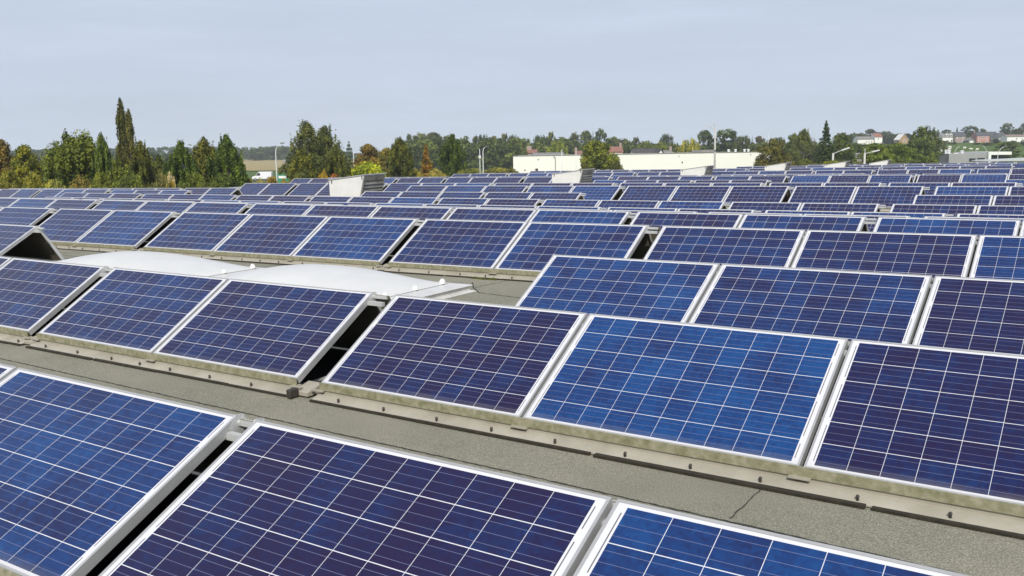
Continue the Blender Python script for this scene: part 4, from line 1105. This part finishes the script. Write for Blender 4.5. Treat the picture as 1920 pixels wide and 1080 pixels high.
house('slate_roofed_house', 'pale grey house with dark roof left of the long white house', 1872, 1887, 268, 257.5, 249, 574, simple('pale_grey_wall', (.50, .49, .47), .85), M_SLATE, wins=((.3, .5, 2, 2.4),))
house('long_white_house', 'long white house at the right edge of the hill', 1888, 1932, 266, 256, 252.5, 560, M_WHITE, simple('brown_roof', (.24, .17, .14), .8), wins=((.4, .55, 2, 2.6), (.64, .55, 1.6, 2.2)))
def showroom():
    d = 262; s = d/F_PX; u0 = 1755; base = hor(1820)+EYE/s
    e = empty('grey_showroom', frame_at(u0, base, d), 'low grey flat roofed building with white framed glass end', 'building')
    X = lambda u: (u-u0)*s; Z = lambda v: (base-v)*s
    MB().box(0, X(1778)-.01, .6, 20, -1.5, Z(290.5)).build('dark_wing', M_DARKP, e)
    MB().box(X(1778), X(1848)-.01, 0, 22, -1.5, Z(289)).build('wall', M_PANEL, e)
    b = MB(); b.box(X(1848), X(1853), -1.2, 18, -1.5, Z(286.5)); b.box(X(1853)+.002, X(1891), -1.2, 18, Z(292), Z(286.5)); b.build('white_frame', M_WHITE, e)
    g = MB().box(X(1853)+.01, X(1890), 2.2, 17, -1.5, Z(292)-.01).build('glass_front', M_GLASS, e)
    for u in (1862, 1871, 1880): MB().box(X(u)-.05, X(u)+.05, 2.12, 2.195, 0, Z(292)-.02).build('mullion', M_DARKP, g)
    for a, c, v0, v1 in ((1816, 1828, 298, 304), (1831, 1845, 297.5, 300.5), (1831, 1845, 301.5, 304)):
        w = MB().box(X(a), X(c), -.06, -.003, Z(v1), Z(v0)).build('window', M_GLASS, e)
    for u, h, r in ((1787, 6.5, .28), (1792.5, 5.5, .5), (1818, 4, .45), (1778.5, 7, .2)):
        MB().tube([(X(u), 5, Z(289)), (X(u), 5, Z(289)+h*s)], r, 10).dome((X(u), 5, Z(289)+h*s), r*1.3, r*1.3, r*.6).build('roof_flue', M_POST, e)
    MB().box(X(1807), X(1816), 6, 9, Z(289), Z(288)).build('roof_plant', M_WHITE, e)
showroom()
def canopy():
    d = 205; s = d/F_PX; base = hor(1890)+EYE/s
    e = empty('flat_canopy', frame_at(1856, base, d), 'pale grey low canopy roof in front of the glass fronted end', 'canopy')
    W = 110*s; z0 = (base-303.2)*s
    MB().prism_y([(0, z0), (.0, z0+.12), (W*.1, z0+.3), (W, z0+.62), (W, z0+.1)], 0, 9).build('canopy_roof', simple('pale_sheet', (.50, .51, .50), .5), e)
    for k in range(4):
        for y in (.6, 8.2): MB().tube([(.5+k*(W-1)/3, y, -1), (.5+k*(W-1)/3, y, z0+.05)], .1, 8).build('column', M_POST, e)
canopy()

# ------------------------------------------------------------------ lamps, mast, fence, van, cattle
def post_thing(name, label, cat, u, d, group=None, base=None):
    x, y = col_at(u, d); z = tz(x, y); return empty(name, T(x, y, z) @ RZ(YAW), label, cat, group), z
def curved_lamp(u, top, d, dirn, arm, label, mat=M_POST, r=.095):
    e, z = post_thing('street_lamp', label, 'street lamp', u, d)
    H = EYE+(hor(u)-top)*d/F_PX-z; a = arm*d/F_PX*dirn; k = abs(a)
    pts = [(0, 0, 0), (0, 0, H*.5), (0, 0, H-k*1.15), (a*.10, 0, H-k*.62), (a*.36, 0, H-k*.22), (a*.72, 0, H-.04)]
    MB().tube(pts, [r*1.35, r, r*.8, r*.72, r*.65, r*.6], 8).build('post', mat, e, True)
    b = MB(); b.box(-.36, .36, -.13, .13, -.05, .05); b.prism_y([(-.3, .051), (.3, .051), (.18, .12), (-.22, .12)], -.1, .1)
    h = b.build('lamp_head', M_GREYT, e, bevel=.02); h.location = (a*.9, 0, H); h.rotation_euler = (0, -.14*dirn, 0)
    MB().box(-.24, .24, -.09, .09, -.075, -.052).build('lens', M_GLASS, h)
    return e
curved_lamp(517, 269, 150, 1, 15, 'white street lamp with curved arm in front of the stubble field')
curved_lamp(905.5, 275.5, 165, 1, 8, 'white curved street lamp left of the cream hall')
curved_lamp(441, 284, 190, -1, 5, 'white street lamp tip right of the right hornbeam')
curved_lamp(361, 272, 190, -1, 4, 'white street lamp tip between the left and middle hornbeams')
curved_lamp(662.5, 282, 190, -1, 5, 'white street lamp in front of the blue-grey cedar')
curved_lamp(1713, 273, 250, 1, 14, 'street lamp with curved arm above the green tree below the chalet')
curved_lamp(1790, 274, 285, 1, 14, 'street lamp with curved arm above the grey showroom roof')
curved_lamp(1850.5, 273, 285, -1, 12, 'street lamp with its arm to the left above the white framed front')
curved_lamp(1872, 275, 240, 1, 15, 'street lamp with curved arm standing before the glass front')
def plain_pole(u, top, d, label, r=.08, box=None):
    e, z = post_thing('pole', label, 'pole', u, d); H = EYE+(hor(u)-top)*d/F_PX-z
    MB().tube([(0, 0, 0), (0, 0, H)], [r*1.2, r*.8], 8).build('shaft', M_POST, e, True)
    if box: MB().box(-.18, .18, -.25, -.1, H-box, H-box+.5).build('junction_box', M_POST, e)
    else: MB().dome((0, 0, H), r*1.6, r*1.6, r).build('cap', M_POST, e)
plain_pole(899.5, 279, 160, 'thin white pole with a small box left of the curved lamp', .06, 1.6)
plain_pole(1053.5, 281, 150, 'thin white pole standing before the cream wall', .06)
plain_pole(1080, 283.5, 152, 'shorter white pole at the left side of the rounded olive tree', .05)
plain_pole(1440, 252, 330, 'thin white mast above the rounded brownish olive tree', .09)
def arm_lamp(u, top, d, ax, ay, label, cap):
    e, z = post_thing('street_lamp', label, 'street lamp', u, d); s = d/F_PX
    H = EYE+(hor(u)-top)*s-z
    MB().tube([(0, 0, 0), (0, 0, H)], [.19, .14], 8).build('post', M_CONC, e, True)
    if cap: MB().tube([(0, 0, H), (0, 0, H+cap*s)], .06, 6).build('spike', M_CONC, e)
    MB().tube([(0, 0, H-.1), (ax*s*.55, 0, H-.1+ay*s*.6)], .055, 6).build('arm', M_CONC, e)
    b = MB(); b.bar((ax*s*.5, 0, H-.1+ay*s*.55), (ax*s, 0, H-.1+ay*s), .24, .16); b.build('lamp_head', M_POST, e)
arm_lamp(1562.5, 287, 140, 30, 11, 'concrete street lamp with straight rising arm right of the spruce', 0)
arm_lamp(1622, 287, 135, 27, 6.5, 'concrete street lamp with straight arm beside the small grey house', 9)
def mast():
    u, d = 1340.5, 150; s = d/F_PX
    e, z = post_thing('aerial_mast', 'tall grey mast with slanted aerial arms in front of the cream hall', 'mast', u, d)
    H = EYE+(hor(u)-243)*s-z
    MB().tube([(0, 0, 0), (0, 0, H*.66), (0, 0, H)], [.17, .15, .12], 8).build('shaft', M_CONC, e, True)
    MB().tube([(0, 0, H*.64), (0, 0, H*.68)], .15, 8).build('collar', M_STEEL, e)
    b = MB(); b.bar((.1, 0, H-.02), (-17*s, -.2, H+7*s), .09, .09)
    for t in (.35, .55, .95): b.bar((-17*s*t, -.35, H+7*s*t-.12), (-17*s*t, .35, H+7*s*t+.12), .05, .05)
    b.build('aerial_boom', M_CONC, e)
    b = MB(); b.bar((0, 0, H-.05), (-1.6*s, 0, H+11*s), .09, .09); b.bar((-1.9*s, -.3, H+10*s), (-1.2*s, .3, H+10*s), .05, .05); b.build('upper_arm', M_CONC, e)
mast()
def banner_fence():
    d = 200; s = d/F_PX; u0 = 519; base = hor(532)+EYE/s
    e = empty('banner_fence', frame_at(u0, base, d), 'green mesh fence with a pale band behind the shrubs', 'fence')
    W = 30*s; z1 = (base-327)*s
    MB().box(0, W, -.02, .02, .1, z1).build('green_mesh', simple('green_mesh', (.03, .22, .11), .8), e)
    MB().box(.5, W-.8, -.035, -.022, z1-.85, z1-.35).build('pale_band', M_WHITE, e)
    for k in range(5): MB().tube([(k*W/4, .06, 0), (k*W/4, .06, z1+.1)], .05, 6).build('fence_post', M_STEEL, e)
banner_fence()
def van():
    d = 268; s = d/F_PX; u = 470; x, y = col_at(u, d)
    L_ = 37*s; Hh = 2.35
    e = empty('delivery_van', T(x, y, tz(x, y)+.14) @ RZ(YAW), 'white delivery van on the road before the stubble field', 'van')
    pr = [(0, .35), (.02, .85), (.25, 1.05), (1.0, 1.22), (1.75, 2.1), (2.1, Hh), (L_-.12, Hh), (L_, Hh-.2), (L_, .35)]
    bd = MB().prism_y(pr, 0, 1.95).build('body', simple('white_paint', (.80, .80, .80), .3), e, bevel=.04)
    MB().prism_y([(1.16, 1.28), (1.78, 2.02), (2.35, 2.02), (2.35, 1.28)], -.012, -.002).build('side_window', M_GLASS, e)
    MB().add([(1.02, .12, 1.27), (1.02, 1.83, 1.27), (1.74, 1.75, 2.11), (1.74, .2, 2.11)], [[0, 1, 2, 3]]).build('windscreen', M_GLASS, e)
    MB().box(-.015, .04, .12, .45, .8, .98).build('headlight', M_GLASS, e)
    MB().box(-.015, .04, 1.5, 1.83, .8, .98).build('headlight', M_GLASS, e)
    for X in (.95, L_-1.1):
        for Y in (-.01, 1.72):
            w = MB().tube([(X, Y, .34), (X, Y+.24, .34)], .34, 16).build('wheel', M_RUBBER, e)
            MB().tube([(X, Y-.01, .34), (X, Y+.25, .34)], .2, 12).build('rim', M_GALV, w)
van()
def cattle():
    """white cow: one skinned body, head lowered a little"""
    J = [(0, 0, 1.12, .30), (.42, 0, 1.13, .36), (.82, 0, 1.10, .34), (1.15, 0, 1.16, .28), (1.40, 0, 1.24, .19), (1.62, 0, 1.22, .14), (1.82, 0, 1.08, .085),
         (1.10, .19, .80, .13), (1.12, .19, .42, .07), (1.10, .19, .03, .06), (1.10, -.19, .80, .13), (1.05, -.19, .42, .07), (1.08, -.19, .03, .06),
         (.02, .2, .85, .17), (.10, .2, .62, .10), (-.06, .2, .40, .065), (-.02, .2, .03, .06), (.0, -.2, .85, .17), (.08, -.2, .62, .10), (-.10, -.2, .40, .065), (-.06, -.2, .03, .06),
         (-.26, 0, 1.10, .05), (-.32, 0, .55, .03)]
    Ed = [(0, 1), (1, 2), (2, 3), (3, 4), (4, 5), (5, 6), (2, 7), (7, 8), (8, 9), (2, 10), (10, 11), (11, 12), (0, 13), (13, 14), (14, 15), (15, 16), (0, 17), (17, 18), (18, 19), (19, 20), (0, 21), (21, 22)]
    me = bpy.data.meshes.new('cow'); me.from_pydata([j[:3] for j in J], Ed, []); me.materials.append(simple('white_hide', (.74, .70, .64), .8, 0, .1, 3))
    o = bpy.data.objects.new('cow', me); COL.objects.link(o)
    md = o.modifiers.new('skin', 'SKIN')
    for v, j in zip(me.skin_vertices[0].data, J): v.radius = (j[3], j[3])
    me.skin_vertices[0].data[0].use_root = True
    o.modifiers.new('sub', 'SUBSURF').levels = 1
    dg = bpy.context.evaluated_depsgraph_get(); m2 = bpy.data.meshes.new_from_object(o.evaluated_get(dg)); bpy.data.objects.remove(o)
    b = MB()
    labs = ['white cow on the grass slope, lowest and leftmost of the herd', 'white cow standing above the leftmost cow', 'white cow in the middle of the grass slope',
            'white cow right of the middle, facing left', 'white cow farthest right of the small herd']
    for (u, v, f), lab in zip(((1778, 282.5, 1), (1783.5, 279, -1), (1806.5, 280.5, 1), (1823, 283, -1), (1830, 283.5, 1)), labs):
        d = ground_depth(u, v); p = at_px(u, v, d)
        c = bpy.data.objects.new('cow', m2); COL.objects.link(c)
        c.matrix_world = T(p.x, p.y, tz(p.x, p.y)) @ RZ(YAW+(0 if f > 0 else math.pi)+.2*f) @ Matrix.Scale(.85, 4)
        tag(c, lab, 'cow', 'white cattle on the grass slope')
cattle()

# ------------------------------------------------------------------ air
HAZE = 0.00020
if HAZE:
    b = MB(); b.box(-2600, 2600, -600, 2800, -30, 60)
    m = bpy.data.materials.new('air'); m.use_nodes = True; nt = m.node_tree
    for n in list(nt.nodes): nt.nodes.remove(n)
    out = nt.nodes.new('ShaderNodeOutputMaterial'); pv = nt.nodes.new('ShaderNodeVolumePrincipled')
    pv.inputs['Color'].default_value = (.86, .91, 1, 1); pv.inputs['Density'].default_value = HAZE; pv.inputs['Anisotropy'].default_value = -.1
    nt.links.new(pv.outputs['Volume'], out.inputs['Volume'])
    o = b.build('haze', m); tag(o, kind='stuff', label='pale haze in the air over the whole place', cat='haze')
    SC.cycles.volume_bounces = 1
